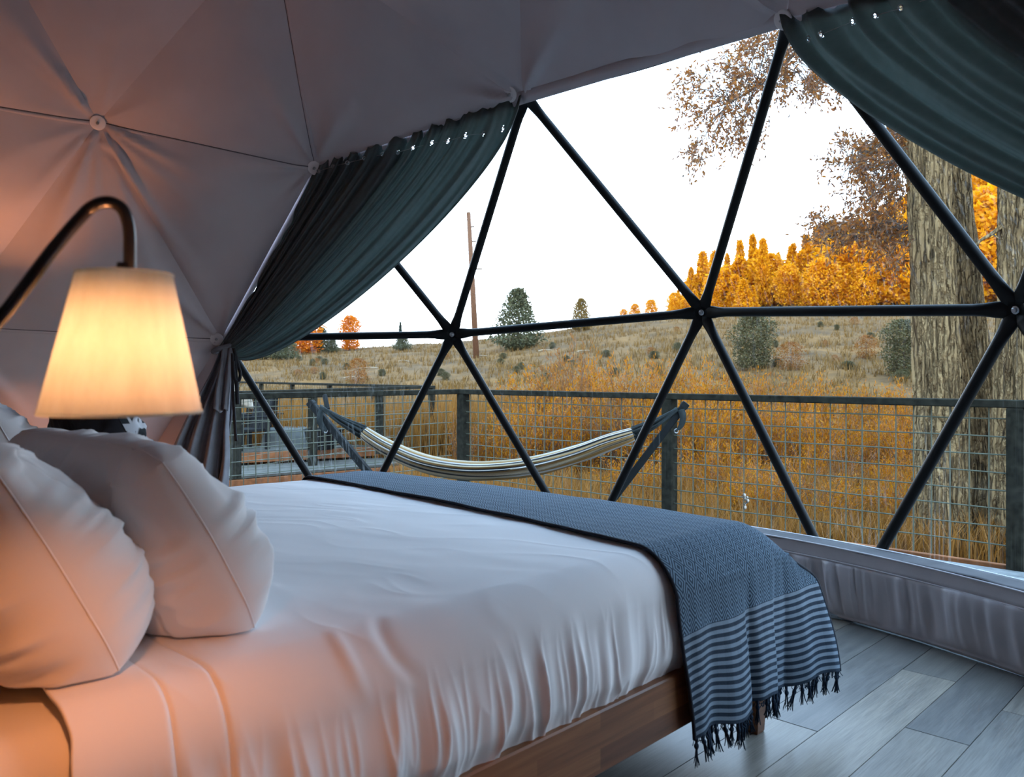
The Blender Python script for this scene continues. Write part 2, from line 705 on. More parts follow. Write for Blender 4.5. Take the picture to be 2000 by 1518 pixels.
leafy('russet_leaf', [(.22, .075, .010), (.28, .11, .018), (.15, .05, .010)], .4)
leafy('sunlit_gold_leaf', [(.62, .26, .002), (.78, .34, .002), (.52, .19, .002), (.85, .42, .004), (.66, .24, .002)], .45)  # low sunlight on the ridge stand is put into these leaf colours
leafy('orange_leaf', [(.62, .16, .004), (.74, .22, .005), (.48, .12, .004), (.72, .28, .006)], .45)
leafy('cottonwood_leaf', [(.22, .07, .012), (.30, .10, .010), (.12, .055, .03), (.34, .13, .012), (.10, .065, .045)], .3)
leafy('juniper_leaf', [(.085, .088, .04), (.12, .115, .055), (.06, .064, .032), (.15, .13, .06)], .2)
leafy('pine_leaf', [(.032, .045, .03), (.048, .06, .036), (.025, .033, .024)], .2)
simple('twig_bark', (.12, .085, .06), .9)

# ------------------------------------------------------------------ geodesic dome (3V icosahedral, cut below the equator)
DC = np.array([-1.43256, 1.55535, EYE - 0.39725])
DR = 3.55
PHI = 0.19722


def geodesic():
    t = math.atan(.5)
    V = [(0, 0, 1)]
    for k in range(5):
        a = 2 * PI * k / 5
        V.append((math.cos(t) * math.cos(a), math.cos(t) * math.sin(a), math.sin(t)))
    for k in range(5):
        a = 2 * PI * (k + .5) / 5
        V.append((math.cos(t) * math.cos(a), math.cos(t) * math.sin(a), -math.sin(t)))
    V.append((0, 0, -1))
    V = np.array(V)
    pts, tris, idx = [], [], {}

    def vid(p):
        p = p / np.linalg.norm(p)
        k = tuple(np.round(p, 4) + 0.0)
        if k not in idx:
            idx[k] = len(pts)
            pts.append(p)
        return idx[k]
    for i in range(12):
        for j in range(i + 1, 12):
            for k in range(j + 1, 12):
                if all(np.linalg.norm(V[a] - V[b]) < 1.1 for a, b in ((i, j), (j, k), (i, k))):
                    g = lambda a, b: vid(V[i] * a + V[j] * b + V[k] * (3 - a - b))
                    for a in range(3):
                        for b in range(3 - a):
                            tris.append((g(a, b), g(a + 1, b), g(a, b + 1)))
                            if a + b < 2:
                                tris.append((g(a + 1, b), g(a + 1, b + 1), g(a, b + 1)))
    return np.array(pts), tris


GP, GT = geodesic()
LAT = np.degrees(np.arcsin(GP[:, 2]))
c_, s_ = math.cos(PHI), math.sin(PHI)
HUB = np.stack([DC[0] + DR * (c_ * GP[:, 0] - s_ * GP[:, 1]), DC[1] + DR * (s_ * GP[:, 0] + c_ * GP[:, 1]), DC[2] + DR * GP[:, 2]], 1)
BASE = (LAT < -3) & (LAT > -16)
r_ = HUB[:, :2] - DC[:2]
r_ = r_ / np.maximum(np.linalg.norm(r_, axis=1, keepdims=True), 1e-6)
HUB[BASE, :2] = DC[:2] + r_[BASE] * 3.58
HUB[BASE, 2] = 0.03
TRIS = [t for t in GT if min(LAT[list(t)]) > -16]
AZ = np.degrees(np.arctan2(HUB[:, 0] - DC[0], HUB[:, 1] - DC[1]))


def hub(row, az):
    lo, hi = {'b': (-16, -3), 'm': (3, 16), 'u': (20, 40)}[row]
    c = [i for i in range(len(HUB)) if lo < LAT[i] < hi]
    return min(c, key=lambda i: abs((AZ[i] - az + 180) % 360 - 180))


HN = dict(F=hub('m', -5.1), A=hub('m', 18.5), B=hub('m', 42.7), C=hub('m', 66.9), F2=hub('m', 90.5),
          G=hub('u', 6.7), D=hub('u', 29.1), E=hub('u', 56.3), G2=hub('u', 78.7), H=hub('u', -15.7),
          b0=hub('b', -17.5), b1=hub('b', 6.7), b2=hub('b', 30.9), b3=hub('b', 54.5), b4=hub('b', 78.7), b5=hub('b', 102.9))
for k, (u, v) in dict(A=(884, 653), B=(1372, 610), C=(1987, 605), F=(436, 661), D=(1026, 187), E=(1545, 30), G=(620, 324), H=(194, 236)).items():
    HUB[HN[k]] = px(u, v, HUB[HN[k]][1])
HP = {k: HUB[i] for k, i in HN.items()}

WIN = ['FGA', 'GAD', 'ADB', 'DBE', 'BEC', ('E', 'C', 'G2'), ('C', 'G2', 'F2'),
       ('F', 'b1', 'A'), ('A', 'b1', 'b2'), ('A', 'b2', 'B'), ('B', 'b2', 'b3'), ('B', 'b3', 'C'), ('C', 'b3', 'b4'), ('C', 'b4', 'F2')]
WSET = {frozenset(HN[x] for x in t) for t in WIN}
HALF_L = frozenset(HN[x] for x in ('F', 'b0', 'b1'))
HALF_R = frozenset(HN[x] for x in ('F2', 'b4', 'b5'))


def toward_centre(P, d):
    """move points radially towards the dome's centre by d"""
    P = np.asarray(P, float)
    v = P - DC
    L = np.linalg.norm(v, axis=-1, keepdims=True)
    return P - v / L * (np.asarray(d)[..., None] if not np.isscalar(d) else d)


_fold_rng = np.random.default_rng(21)
FOLDS = {}
for i in range(len(HUB)):
    if LAT[i] > 3:
        k = 9
        FOLDS[i] = (_fold_rng.uniform(0, 2 * PI, k), _fold_rng.uniform(.07, .2, k), _fold_rng.uniform(.35, 1.0, k), _fold_rng.uniform(.22, .6, k))
# the two hubs whose folds show best get theirs by direction (angle 0 = up, clockwise seen from inside)
FOLDS[HN['H']] = (np.radians([330, 322, 20, 62, 112, 128, 150, 163, 172, 186, 203, 222, 248, 285]), np.array([.09, .06, .10, .16, .09, .10, .07, .06, .05, .06, .12, .10, .14, .18]),
                  np.array([1.0, .5, .35, .3, .9, .6, 1.1, .7, .45, .5, 1.0, .7, .4, .3]), np.array([.75, .5, .5, .5, .45, .5, .8, .6, .4, .45, .6, .5, .4, .5]))


def liner_disp(P):
    """inward displacement of the liner at undisturbed points P (n,3)"""
    d = 0.016 * fbm(P * 1.3, 3, 2) + 0.004 * fbm(P * np.array([5, 5, 2.2]), 5, 2)
    for i, (ang, wid, amp, ln) in FOLDS.items():
        h = HUB[i]
        v = P - h
        r = np.linalg.norm(v, axis=1)
        sel = r < 1.5
        if not sel.any():
            continue
        n = (DC - h) / np.linalg.norm(DC - h)
        up = ZX - n * n[2]
        up /= np.linalg.norm(up) + 1e-9
        rt = np.cross(n, up)
        vv = v[sel]
        a = np.arctan2(-(vv @ rt), vv @ up)
        rr = r[sel]
        q = np.zeros(len(rr))
        for k in range(len(ang)):
            da = (a - ang[k] + PI) % (2 * PI) - PI
            w = wid[k] * (1 + .3 * vn(np.stack([rr * 5, rr * 0 + k, rr * 0 + i], 1), 9))
            q += amp[k] * np.exp(-(da / w) ** 2) * np.exp(-(rr / ln[k]) ** 1.5)
        rise = np.clip(rr / .10, 0, 1)
        d[sel] += 0.050 * q * rise - .012 * np.exp(-(rr / .10) ** 2)
    return d


def liner_surface(P, off=0.045):
    return toward_centre(P, off + liner_disp(P))


def tri_patch(a, b, c, n):
    W_ = [(i / n, j / n, 1 - i / n - j / n) for i in range(n + 1) for j in range(n + 1 - i)]
    W_ = np.array(W_)
    P = W_ @ np.array([a, b, c])
    P = toward_centre(P, .035 * 27 * W_[:, 0] * W_[:, 1] * W_[:, 2])
    ix, k = {}, 0
    for i in range(n + 1):
        for j in range(n + 1 - i):
            ix[(i, j)] = k
            k += 1
    F = []
    for i in range(n):
        for j in range(n - i):
            F.append((ix[(i, j)], ix[(i + 1, j)], ix[(i, j + 1)]))
            if i + j < n - 1:
                F.append((ix[(i + 1, j)], ix[(i + 1, j + 1)], ix[(i, j + 1)]))
    return P, np.array(F)


def region_of(cen, t):
    la = [LAT[i] for i in t]
    if min(la) > 20:
        return 'ceiling'
    a = math.degrees(math.atan2(cen[0] - DC[0], cen[1] - DC[1]))
    if -100 < a < 42:
        return 'wall_left'
    if 42 <= a < 150:
        return 'wall_right'
    return 'wall_back'


parts = {}
for t in TRIS:
    fs = frozenset(t)
    if fs in WSET:
        continue
    a, b, c = (HUB[i] for i in t)
    cen = (a + b + c) / 3
    if fs == HALF_L:
        a, b, c = HP['F'], HP['b0'], (HP['b0'] + HP['b1']) / 2
    elif fs == HALF_R:
        a, b, c = HP['F2'], HP['b5'], (HP['b4'] + HP['b5']) / 2
    az = (math.degrees(math.atan2(cen[0] - DC[0], cen[1] - DC[1])) + 180) % 360 - 180
    near = -75 < az < 60 and cen[2] > .3
    parts.setdefault(region_of(cen, t), []).append(tri_patch(a, b, c, 64 if near else 14))
LINER = {}
for name in ('ceiling', 'wall_left', 'wall_right', 'wall_back'):
    Vs, Fs, o = [], [], 0
    for P, F in parts[name]:
        Vs.append(P)
        Fs.append(F + o)
        o += len(P)
    P = np.concatenate(Vs)
    LINER[name] = tag(mk(name, liner_surface(P), np.concatenate(Fs), MT['liner'], None, True), kind='structure')

# seams of the liner along its horizontal rows and rising gores, on the side in view
EDGES = set()
for t in TRIS:
    for a, b in ((0, 1), (1, 2), (0, 2)):
        EDGES.add(frozenset((t[a], t[b])))
WEDGE = set()
for t in WSET:
    t = list(t)
    for a, b in ((0, 1), (1, 2), (0, 2)):
        WEDGE.add(frozenset((t[a], t[b])))


def row(i):
    for r, (lo, hi) in {'b': (-16, -3), 'm': (3, 16), 'u': (20, 40), 'v': (40, 60)}.items():
        if lo < LAT[i] < hi:
            return r
    return 'top'


def seam(i, j, parent):
    n = 40
    P = HUB[i] + (HUB[j] - HUB[i]) * np.linspace(0.0, 1.0, n)[:, None]
    S = liner_surface(P)
    MB().tube(list(toward_centre(S, .001)), [.0035] * n, 6).build('seam', MT['seam_thread'], parent, True)
    dirn = (HUB[j] - HUB[i]) / np.linalg.norm(HUB[j] - HUB[i])
    side = np.cross(DC - HUB[i], dirn)
    side /= np.linalg.norm(side)
    if side[2] > 0:
        side = -side
    V = np.concatenate([toward_centre(S, .004) + side * .001, toward_centre(S, .003) + side * .021, toward_centre(S, -.004) + side * .021, toward_centre(S, -.004) + side * .001])
    F = []
    for q in range(n - 1):
        for w in range(4):
            w2 = (w + 1) % 4
            F.append((w * n + q, w2 * n + q, w2 * n + q + 1, w * n + q + 1))
    mk('seam_flap', V, F, MT['liner'], parent, True)


for e in EDGES:
    i, j = tuple(e)
    m_ = (HUB[i] + HUB[j]) / 2
    if e in WEDGE or m_[1] < 1.2:
        continue
    a = (math.degrees(math.atan2(m_[0] - DC[0], m_[1] - DC[1])) + 180) % 360 - 180
    if not (-70 < a < 80):
        continue
    if row(i) == row(j) and row(i) in 'um':
        seam(i, j, LINER['wall_left'] if a < 42 else LINER['wall_right'])
    elif {row(i), row(j)} == {'u', 'v'} and HN['G'] in (i, j) and (m_[0] < HP['G'][0] + .3):
        seam(i, j, LINER['ceiling'])


def hem_band(i, j, parent, w=.062):
    P = HUB[HN[i]] + (HUB[HN[j]] - HUB[HN[i]]) * np.linspace(0, 1, 30)[:, None]
    S = toward_centre(P, .04)
    dirn = (P[-1] - P[0]) / np.linalg.norm(P[-1] - P[0])
    side = np.cross(DC - P[0], dirn)
    side /= np.linalg.norm(side)
    G_ = np.stack([S - side * w / 2, S + side * w / 2], 1)
    V, F, _ = solid_grid(G_, .006)
    mk('edge_hem', V, F, MT['liner'], parent, True)


hem_band('F', 'G', LINER['wall_left'])
for pr in (('G', 'D'), ('D', 'E'), ('E', 'G2')):
    hem_band(*pr, LINER['ceiling'])
hem_band('F2', 'G2', LINER['wall_right'])

# white washers that pin the liner to the hubs
for k, par in (('H', 'wall_left'), ('G', 'wall_left'), ('F', 'wall_left'), ('D', 'ceiling'), ('E', 'ceiling')):
    nrm = (DC - HP[k]) / np.linalg.norm(DC - HP[k])
    p = liner_surface(HP[k][None])[0] + nrm * .020
    if k == 'D':
        p = p + px(1003, 180, HP[k][1]) - HP[k]
    if k == 'F':
        p = p + px(428, 660, HP[k][1]) - HP[k]
    w = MB().lathe(p, nrm, [(.0001, -.004), (.036, -.004), (.040, .0), (.040, .003), (.036, .005), (.012, .003), (.0001, .003)], 28).build('washer', MT['white_plastic'], LINER[par], True)
    MB().lathe(p + nrm * .003, nrm, [(.0001, 0), (.0085, 0), (.0085, .007), (.005, .008), (.005, .02), (.0001, .02)], 6).build('screw', MT['bolt_steel'], w)

# the window: black tube frame and its clear panes
FRAME = empty('dome_frame', (HP['B'][0], HP['B'][1], 0), 'black steel tube frame of triangles across the big clear window', 'frame')


def strut(p, q, parent, r=.0225):
    X = q - p
    L = np.linalg.norm(X)
    X = X / L
    Z = (DC - (p + q) / 2)
    Z = Z - X * np.dot(Z, X)
    Z /= np.linalg.norm(Z)
    Y = np.cross(Z, X)
    st = [(.015, .030, .007), (.045, .032, .008), (.075, .030, .011), (.11, .025, .018), (.15, r, r)]
    sec = st + [(L - a, w, h) for a, w, h in reversed(st)]
    n = 14
    V, F = [], []
    for a, w, h in sec:
        for k in range(n):
            g = 2 * PI * k / n
            V.append(p + X * a + Y * math.cos(g) * w + Z * math.sin(g) * h)
    for i in range(len(sec) - 1):
        for k in range(n):
            F.append((i * n + k, i * n + (k + 1) % n, (i + 1) * n + (k + 1) % n, (i + 1) * n + k))
    F.append(tuple(range(n - 1, -1, -1)))
    F.append(tuple((len(sec) - 1) * n + k for k in range(n)))
    return mk('strut', V, F, MT['black_steel'], parent, True)


for e in sorted(WEDGE | {frozenset((HN['F'], HN['b0']))}, key=lambda s: tuple(sorted(s))):
    i, j = tuple(e)
    strut(HUB[i], HUB[j], FRAME)
for k in ('A', 'B', 'C', 'F', 'D', 'E', 'G', 'G2', 'F2', 'b1', 'b2', 'b3', 'b4'):
    nrm = (DC - HP[k]) / np.linalg.norm(DC - HP[k])
    h = MB().lathe(HP[k] - nrm * .008, nrm, [(.0001, -.006), (.046, -.006), (.054, -.001), (.054, .012), (.046, .017), (.0001, .017)], 24).build('hub', MT['black_steel'], FRAME, True)
    if k in 'ABC':
        MB().lathe(HP[k] + nrm * .009, nrm, [(.0001, 0), (.015, 0), (.015, .003), (.0095, .004), (.0095, .011), (.007, .013), (.0001, .013)], 12).build('bolt', MT['bolt_steel'], h)

WINDOW = tag(empty('window_1', (HP['B'][0], HP['B'][1], .02)), kind='structure')


def pane(a, b, c):
    T_ = toward_centre(np.array([a, b, c]), -.026)
    nrm = np.cross(T_[1] - T_[0], T_[2] - T_[0])
    nrm /= np.linalg.norm(nrm)
    V = np.concatenate([T_ + nrm * .0006, T_ - nrm * .0006])
    F = [(0, 1, 2), (5, 4, 3), (0, 3, 4, 1), (1, 4, 5, 2), (2, 5, 3, 0)]
    return mk('pane', T_, [(0, 1, 2)], MT['vinyl'], WINDOW)


for t in WIN:
    pane(*(HP[x] for x in t))
pane(HP['F'], (HP['b0'] + HP['b1']) / 2, HP['b1'])
pane(HP['F2'], HP['b4'], (HP['b4'] + HP['b5']) / 2)
# the pale smear on the vinyl above the fence
p0 = px(1457, 985, 3.62)
rs = random.Random(4)
mb = MB()
for k in range(9):
    q = p0 + np.array([rs.uniform(-.009, .009), rs.uniform(-.002, .002), rs.uniform(-.03, .045)])
    mb.lathe(q, (.35, -1, .1), [(.0001, -.0008), (rs.uniform(.005, .011), 0), (.0001, .0012)], 9)
mb.build('smear', MT['bone_white'], WINDOW, True)
# the thin black cord under the liner edge between the two upper hubs
P = HP['D'] + (HP['E'] - HP['D']) * np.linspace(0, 1, 24)[:, None]
P[:, 2] -= .012 + .035 * np.sin(np.linspace(0, PI, 24))
MB().tube(list(toward_centre(P, -.05)), .0035, 6).build('cord', MT['black_steel'], FRAME, True)

# ------------------------------------------------------------------ floor: one object per plank
FLOOR = tag(MB().lathe((DC[0], DC[1], -.03), ZX, [(.0001, 0), (3.50, 0), (3.50, .012), (.0001, .012)], 60).build('floor', MT['subfloor']), kind='structure')


def clip_poly(poly, circ):
    out = poly
    m_ = len(circ)
    for k in range(m_):
        a, b = circ[k], circ[(k + 1) % m_]
        e = b - a
        new = []
        for i in range(len(out)):
            p, q = out[i], out[(i + 1) % len(out)]
            sp_ = e[0] * (p[1] - a[1]) - e[1] * (p[0] - a[0])
            sq_ = e[0] * (q[1] - a[1]) - e[1] * (q[0] - a[0])
            if sp_ >= 0:
                new.append(p)
            if sp_ * sq_ < 0:
                new.append(p + (q - p) * (sp_ / (sp_ - sq_)))
        out = new
        if len(out) < 3:
            return []
    return out


circ = [DC[:2] + 3.485 * np.array([math.cos(a), math.sin(a)]) for a in np.linspace(0, 2 * PI, 48, endpoint=False)]
PW, PL, GAP = .176, 1.22, .0011
# row and joint offsets read off the visible seams
t_seam = .688
for r in range(-20, 24):
    t0 = t_seam + r * PW
    off = ((r * .4137 + .13) % 1.0) * PL
    if r == -1:
        off = 1.72 % PL
    for k in range(-5, 5):
        s0 = off + k * PL
        q = [ST(s0 + GAP, t0 + GAP)[:2], ST(s0 + PL - GAP, t0 + GAP)[:2], ST(s0 + PL - GAP, t0 + PW - GAP)[:2], ST(s0 + GAP, t0 + PW - GAP)[:2]]
        q.reverse() if (q[1] - q[0])[0] * (q[2] - q[0])[1] - (q[1] - q[0])[1] * (q[2] - q[0])[0] < 0 else None
        q = clip_poly(q, circ)
        if len(q) < 3:
            continue
        ar = sum(q[i][0] * q[(i + 1) % len(q)][1] - q[(i + 1) % len(q)][0] * q[i][1] for i in range(len(q))) / 2
        if abs(ar) < .004:
            continue
        n = len(q)
        cen = sum(q) / n
        ins = [p + (cen - p) / (np.linalg.norm(cen - p) + 1e-9) * .0016 for p in q]
        V = [(*p, -.018) for p in q] + [(*p, -.0012) for p in q] + [(*p, 0.0) for p in ins]
        F = [tuple(range(2 * n, 3 * n))]
        for i in range(n):
            j = (i + 1) % n
            F += [(i, j, n + j, n + i), (n + i, n + j, 2 * n + j, 2 * n + i)]
        mk('plank', V, F, MT['plank'], FLOOR)

# ------------------------------------------------------------------ skirt of the liner below the window
SK = empty('trim_1', (DC[0] + 3.4 * math.sin(.9), DC[1] + 3.4 * math.cos(.9), 0))
tag(SK, kind='structure')
az = np.radians(np.linspace(-14, 118, 900))
zz = np.concatenate([[.012, .02, .028], np.linspace(.034, .252, 22), [.258, .262, .272, .29, .306, .314, .317]])
AZg, Zg = np.meshgrid(az, zz, indexing='ij')
arc = AZg * 3.45
tt = (Zg - .03) / .23
ruf = np.where((tt > 0) & (tt < 1), np.sin(np.clip(tt, 0, 1) * PI) ** .5, 0.0)
lean = arc + .10 * (Zg - .15) * n2(arc * 1.5, Zg * 0, 31)
w1 = n2(lean * 11, Zg * 2.0, 32, 2)
w2 = np.abs(n2(lean * 26, Zg * 1.2 + 5, 33, 2))
mod = sst(-.2, .5, n2(arc * 1.3, Zg * 0 + 3, 34))
rad = 3.47 - .045 * np.clip(Zg / .25, 0, 1) - ruf * (.012 + .028 * w1 + .046 * (w2 - .3) * (.35 + .65 * mod))
rad = rad + np.where((Zg > .256) & (Zg < .260), .006, 0)
P = np.stack([DC[0] + rad * np.sin(AZg), DC[1] + rad * np.cos(AZg), Zg + .004 * n2(arc * 3, Zg * 0, 35)], 2)
V, F, _ = solid_grid(P, .004)
mk('skirt_cloth', V, F, MT['skirt'], SK, True)
for (r, z, t_, nm) in ((3.478, .014, .007, 'bottom_piping'), (3.422, .258, .0035, 'stitched_hem'), (3.42, .317, .004, 'top_piping')):
    MB().tube([np.array([DC[0] + r * math.sin(a), DC[1] + r * math.cos(a), z + .004 * math.sin(a * 9)]) for a in az[::6]], t_, 8).build(nm, MT['skirt'], SK, True)
rr_ = np.linspace(3.422, 3.515, 6)
AZg, Rg = np.meshgrid(az[::4], rr_, indexing='ij')
P = np.stack([DC[0] + Rg * np.sin(AZg), DC[1] + Rg * np.cos(AZg), .317 + (Rg - 3.42) * .10 + .004 * n2(AZg * 30, Rg * 9, 36)], 2)
V, F, _ = solid_grid(P[:, ::-1], .003)
mk('ledge_cloth', V, F, MT['ledge'], SK, True)
MB().tube([np.array([DC[0] + 3.515 * math.sin(a), DC[1] + 3.515 * math.cos(a), .327]) for a in az[::6]], .004, 6).build('white_hem', MT['hem_white'], SK, True)

Ag_, Zg_ = np.meshgrid(az[::4], np.linspace(-.10, .20, 5), indexing='ij')
V, F, _ = solid_grid(np.stack([DC[0] + 3.63 * np.sin(Ag_), DC[1] + 3.63 * np.cos(Ag_), Zg_], 2), .004)
mk('leak_blocker', V, F, MT['seam_thread'], SK, True)  # hidden dark band added to stop sky light leaking under the skirt

# grey ribbed bar on the floor under the skirt
p, q = px(1570, 1197, 3.66), px(1683, 1213, 3.52)
p[2] = q[2] = .012
bar = empty('floor_bar', (p + q) / 2, 'grey ribbed bar lying on the floor under the skirt hem beside the striped throw', 'bar')
dirv = (q - p) / np.linalg.norm(q - p)
p = p - dirv * .25
sd = np.cross(dirv, ZX)
MB().bar(p, q, .060, .022, bevel=.006).build('body', MT['rubber_grey'], bar)
for o_ in (-.018, 0, .018):
    MB().bar(p + sd * o_ + ZX * .012, q + sd * o_ + ZX * .012, .007, .005, bevel=.002).build('rib', MT['rubber_grey'], bar)

# ------------------------------------------------------------------ bed
BED = empty('bed', ST(1.25, 2.15, 0), 'warm brown wooden bed frame with tapered legs under the white bedding', 'bed')
T0, T1, S0, S1 = 1.13, 3.19, .14, 2.30
RZ0, RZ1 = .167, .308
frame_ax = (AX, BX, ZX)


def bedbox(name, s0, s1, t0, t1, z0, z1, mat='bed_wood', bev=.004, parent=BED):
    return MB().box(ST((s0 + s1) / 2, (t0 + t1) / 2, (z0 + z1) / 2), ((s1 - s0) / 2, (t1 - t0) / 2, (z1 - z0) / 2), frame_ax, bev).build(name, MT[mat], parent)


bedbox('side_rail', S0, S1, T0, T0 + .028, RZ0, RZ1)
bedbox('side_rail', S0, S1, T1 - .028, T1, RZ0, RZ1)
bedbox('foot_rail', S1 - .03, S1 - .002, T0 + .03, T1 - .03, RZ0, RZ1)
bedbox('headboard', .06, .12, .66, 3.64, .12, 1.16, bev=.01)
for k in range(12):
    s_ = S0 + .10 + k * .175
    bedbox('slat', s_, s_ + .08, T0 + .03, T1 - .03, .27, .288, bev=.002)
for s_, t_ in ((2.262, 1.176), (2.262, T1 - .046), (.20, 1.176), (.20, T1 - .046)):
    V, F = [], []
    for z, h in ((0, .019), (.004, .0205), (RZ0 - .02, .028), (RZ0 + .10, .029)):
        for sx, sy in ((-1, -1), (1, -1), (1, 1), (-1, 1)):
            V.append(ST(s_, t_, z) + AX * sx * h + BX * sy * h)
    for i in range(3):
        for k in range(4):
            F.append((i * 4 + k, i * 4 + (k + 1) % 4, i * 4 + 4 + (k + 1) % 4, i * 4 + 4 + k))
    F += [(3, 2, 1, 0), (12, 13, 14, 15)]
    mk('leg', V, F, MT['bed_wood'], BED)

# section of the made bed: straight side, rounded shoulder, flat top, mirrored
R_, ZT, DROP = .10, .600, .200
TN, TF = 1.142, 3.18
LW = [DROP, R_ * PI / 2, TF - TN - 2 * R_, R_ * PI / 2, DROP]
WTOT = sum(LW)


def section(w, drop=DROP, r=R_, zt=ZT, tn=TN, tf=TF):
    """arc length w from the near bottom edge -> t, z, nt, nz"""
    w = np.asarray(w, float)
    l1, l2 = drop, drop + r * PI / 2
    l3 = l2 + tf - tn - 2 * r
    l4 = l3 + r * PI / 2
    t, z, nt, nz = (np.zeros_like(w) for _ in range(4))
    a = w <= l1
    t[a], z[a], nt[a], nz[a] = tn, zt - r - (l1 - w[a]), -1, 0
    a = (w > l1) & (w <= l2)
    f = (w[a] - l1) / r
    t[a], z[a], nt[a], nz[a] = tn + r - r * np.cos(f), zt - r + r * np.sin(f), -np.cos(f), np.sin(f)
    a = (w > l2) & (w <= l3)
    t[a], z[a], nt[a], nz[a] = tn + r + w[a] - l2, zt, 0, 1
    a = (w > l3) & (w <= l4)
    f = (w[a] - l3) / r
    t[a], z[a], nt[a], nz[a] = tf - r + r * np.sin(f), zt - r + r * np.cos(f), np.sin(f), np.cos(f)
    a = w > l4
    t[a], z[a], nt[a], nz[a] = tf, zt - r - (w[a] - l4), 1, 0
    return t, z, nt, nz


def crown(s, t):
    return .012 * np.sin(np.clip((t - TN) / (TF - TN), 0, 1) * PI) + .006 * np.sin(np.clip(s / 2.3, 0, 1) * PI)


def bed_sheet(name, s0, s1, w, inset, mat, wr, ns):
    s = np.concatenate([np.linspace(s0, s1 - R_, ns), s1 - R_ + R_ * np.sin(np.linspace(0, PI / 2, 14)[1:])])
    Sg, Wg = np.meshgrid(s, w, indexing='ij')
    t, z, nt, nz = section(Wg)
    x = np.clip(Sg - (s1 - R_), 0, R_)
    o = R_ - np.sqrt(np.maximum(R_ * R_ - x * x, 0)) + inset
    d = wr(Sg, Wg, t, z) - o
    t, z = t + nt * d, z + nz * d + crown(Sg, t) * np.maximum(nz, 0)
    if name == 'flat_sheet':
        Sg = Sg + (.018 * n2(t * 4, z * 6, 61) + .01 * n2(t * 13, z * 14, 62)) * sst(.25, 0, Sg - s0)
    P = np.stack([Sg * A2[0] + t * B2[0], Sg * A2[1] + t * B2[1], z], 2)
    # close the foot face
    c = np.array(ST(s1, (TN + TF) / 2, .38))
    caps = [P[-1] * (1 - k) + c * k for k in (.05, .3, .65, .999)]
    return np.concatenate([P, np.array(caps)])


def wr_none(S, Wg, t, z):
    return 0.004 * n2(S * 4, Wg * 3, 70)


def ridge(x, p=3):
    return np.clip(1 - np.abs(x), 0, 1) ** p


def wr_sheet(S, Wg, t, z):
    near = sst(1.34, 1.13, t)                       # the near side, from the shoulder down
    down = sst(.60, .36, z)
    side = near * sst(.57, .43, z)
    sl = S + .22 * (z - .45) * n2(S * 1.7, z * 0 + 2, 40)
    f1 = n2(sl * 7.5, z * 1.5, 41, 2)
    f2 = ridge(n2(sl * 11 + .25 * f1, z * 1.8 + 7, 42, 2) * 1.9, 2)
    f3 = ridge(n2(sl * 24, z * 3.0 + 3, 43, 2) * 1.8, 2)
    d = side * (.008 * f1 + .015 * (f2 - .35) * (.35 + .65 * down) + .006 * (f3 - .4) * down)
    # bulge over the rail, tucked in at the bottom
    d = d + near * (.016 * np.exp(-((z - .40) / .08) ** 2) - .014 * sst(.36, .30, z))
    # soft creases on the top
    u, v = S + .35 * t, t - .35 * S
    top = sst(.55, .60, z)
    d = d + top * (.0035 * n2(u * 4, v * 2.0, 44, 3) + .0014 * ridge(n2(u * 9 + n2(u * 3, v * 3, 46), v * 2.4, 45) * 1.6, 3))
    # the pinched tuck on the near shoulder
    for (sc, tc_, zc, ln, am, rot) in ((.86, 1.17, .57, .06, .007, .9), (.89, 1.20, .58, .05, -.007, .7), (.81, 1.19, .58, .05, .005, 1.2), (1.12, 1.17, .56, .06, .006, .5), (1.16, 1.15, .53, .06, -.005, .35)):
        a_ = (S - sc)
        b_ = (ZT - z) * 1.2 + (t - tc_)
        pu = a_ * math.cos(rot) + b_ * math.sin(rot)
        pv = -a_ * math.sin(rot) + b_ * math.cos(rot)
        d = d + am * np.exp(-(pu / ln) ** 2 - (pv / .014) ** 2) * (near + .3 * top)
    # stitched hem band at the head end
    d = d + .003 * sst(.512, .508, S + .012 * n2(z * 3, t * 3, 47)) * (near + top).clip(0, 1)
    g = S + .010 * n2(z * 3, t * 3, 47)
    for g0 in (.510, .590):
        d = d - .0035 * np.exp(-((g - g0) / .004) ** 2)
    return d


MAT_T = empty('mattress', ST(1.25, 2.15, .288), 'mattress in a pale fitted sheet, bare at the head end beside the near pillow', 'mattress')
w_ = np.concatenate([np.linspace(-.01, LW[0] + LW[1], 40), np.linspace(LW[0] + LW[1], WTOT - LW[0] - LW[1], 60)[1:], np.linspace(WTOT - LW[0] - LW[1], WTOT + .01, 20)[1:]])
P = bed_sheet('fitted_sheet', .13, 2.325, w_, .022, 'fitted', wr_none, 120)
mk('fitted_sheet', P.reshape(-1, 3), grid_faces(P.shape[0], P.shape[1]), MT['fitted'], MAT_T, True)
w_ = np.concatenate([np.linspace(.0, LW[0] + LW[1] + .10, 190), np.linspace(LW[0] + LW[1] + .10, WTOT - LW[0] - LW[1], 130)[1:], np.linspace(WTOT - LW[0] - LW[1], WTOT, 24)[1:]])
P = bed_sheet('flat_sheet', .375, 2.345, w_, 0.0, 'sheet', wr_sheet, 640)
V, F, _ = solid_grid(P, .004)
SHEET = tag(mk('flat_sheet', V, F, MT['sheet'], None, True), 'smooth white top sheet spread over the bed, rumpled down its near side', 'sheet')

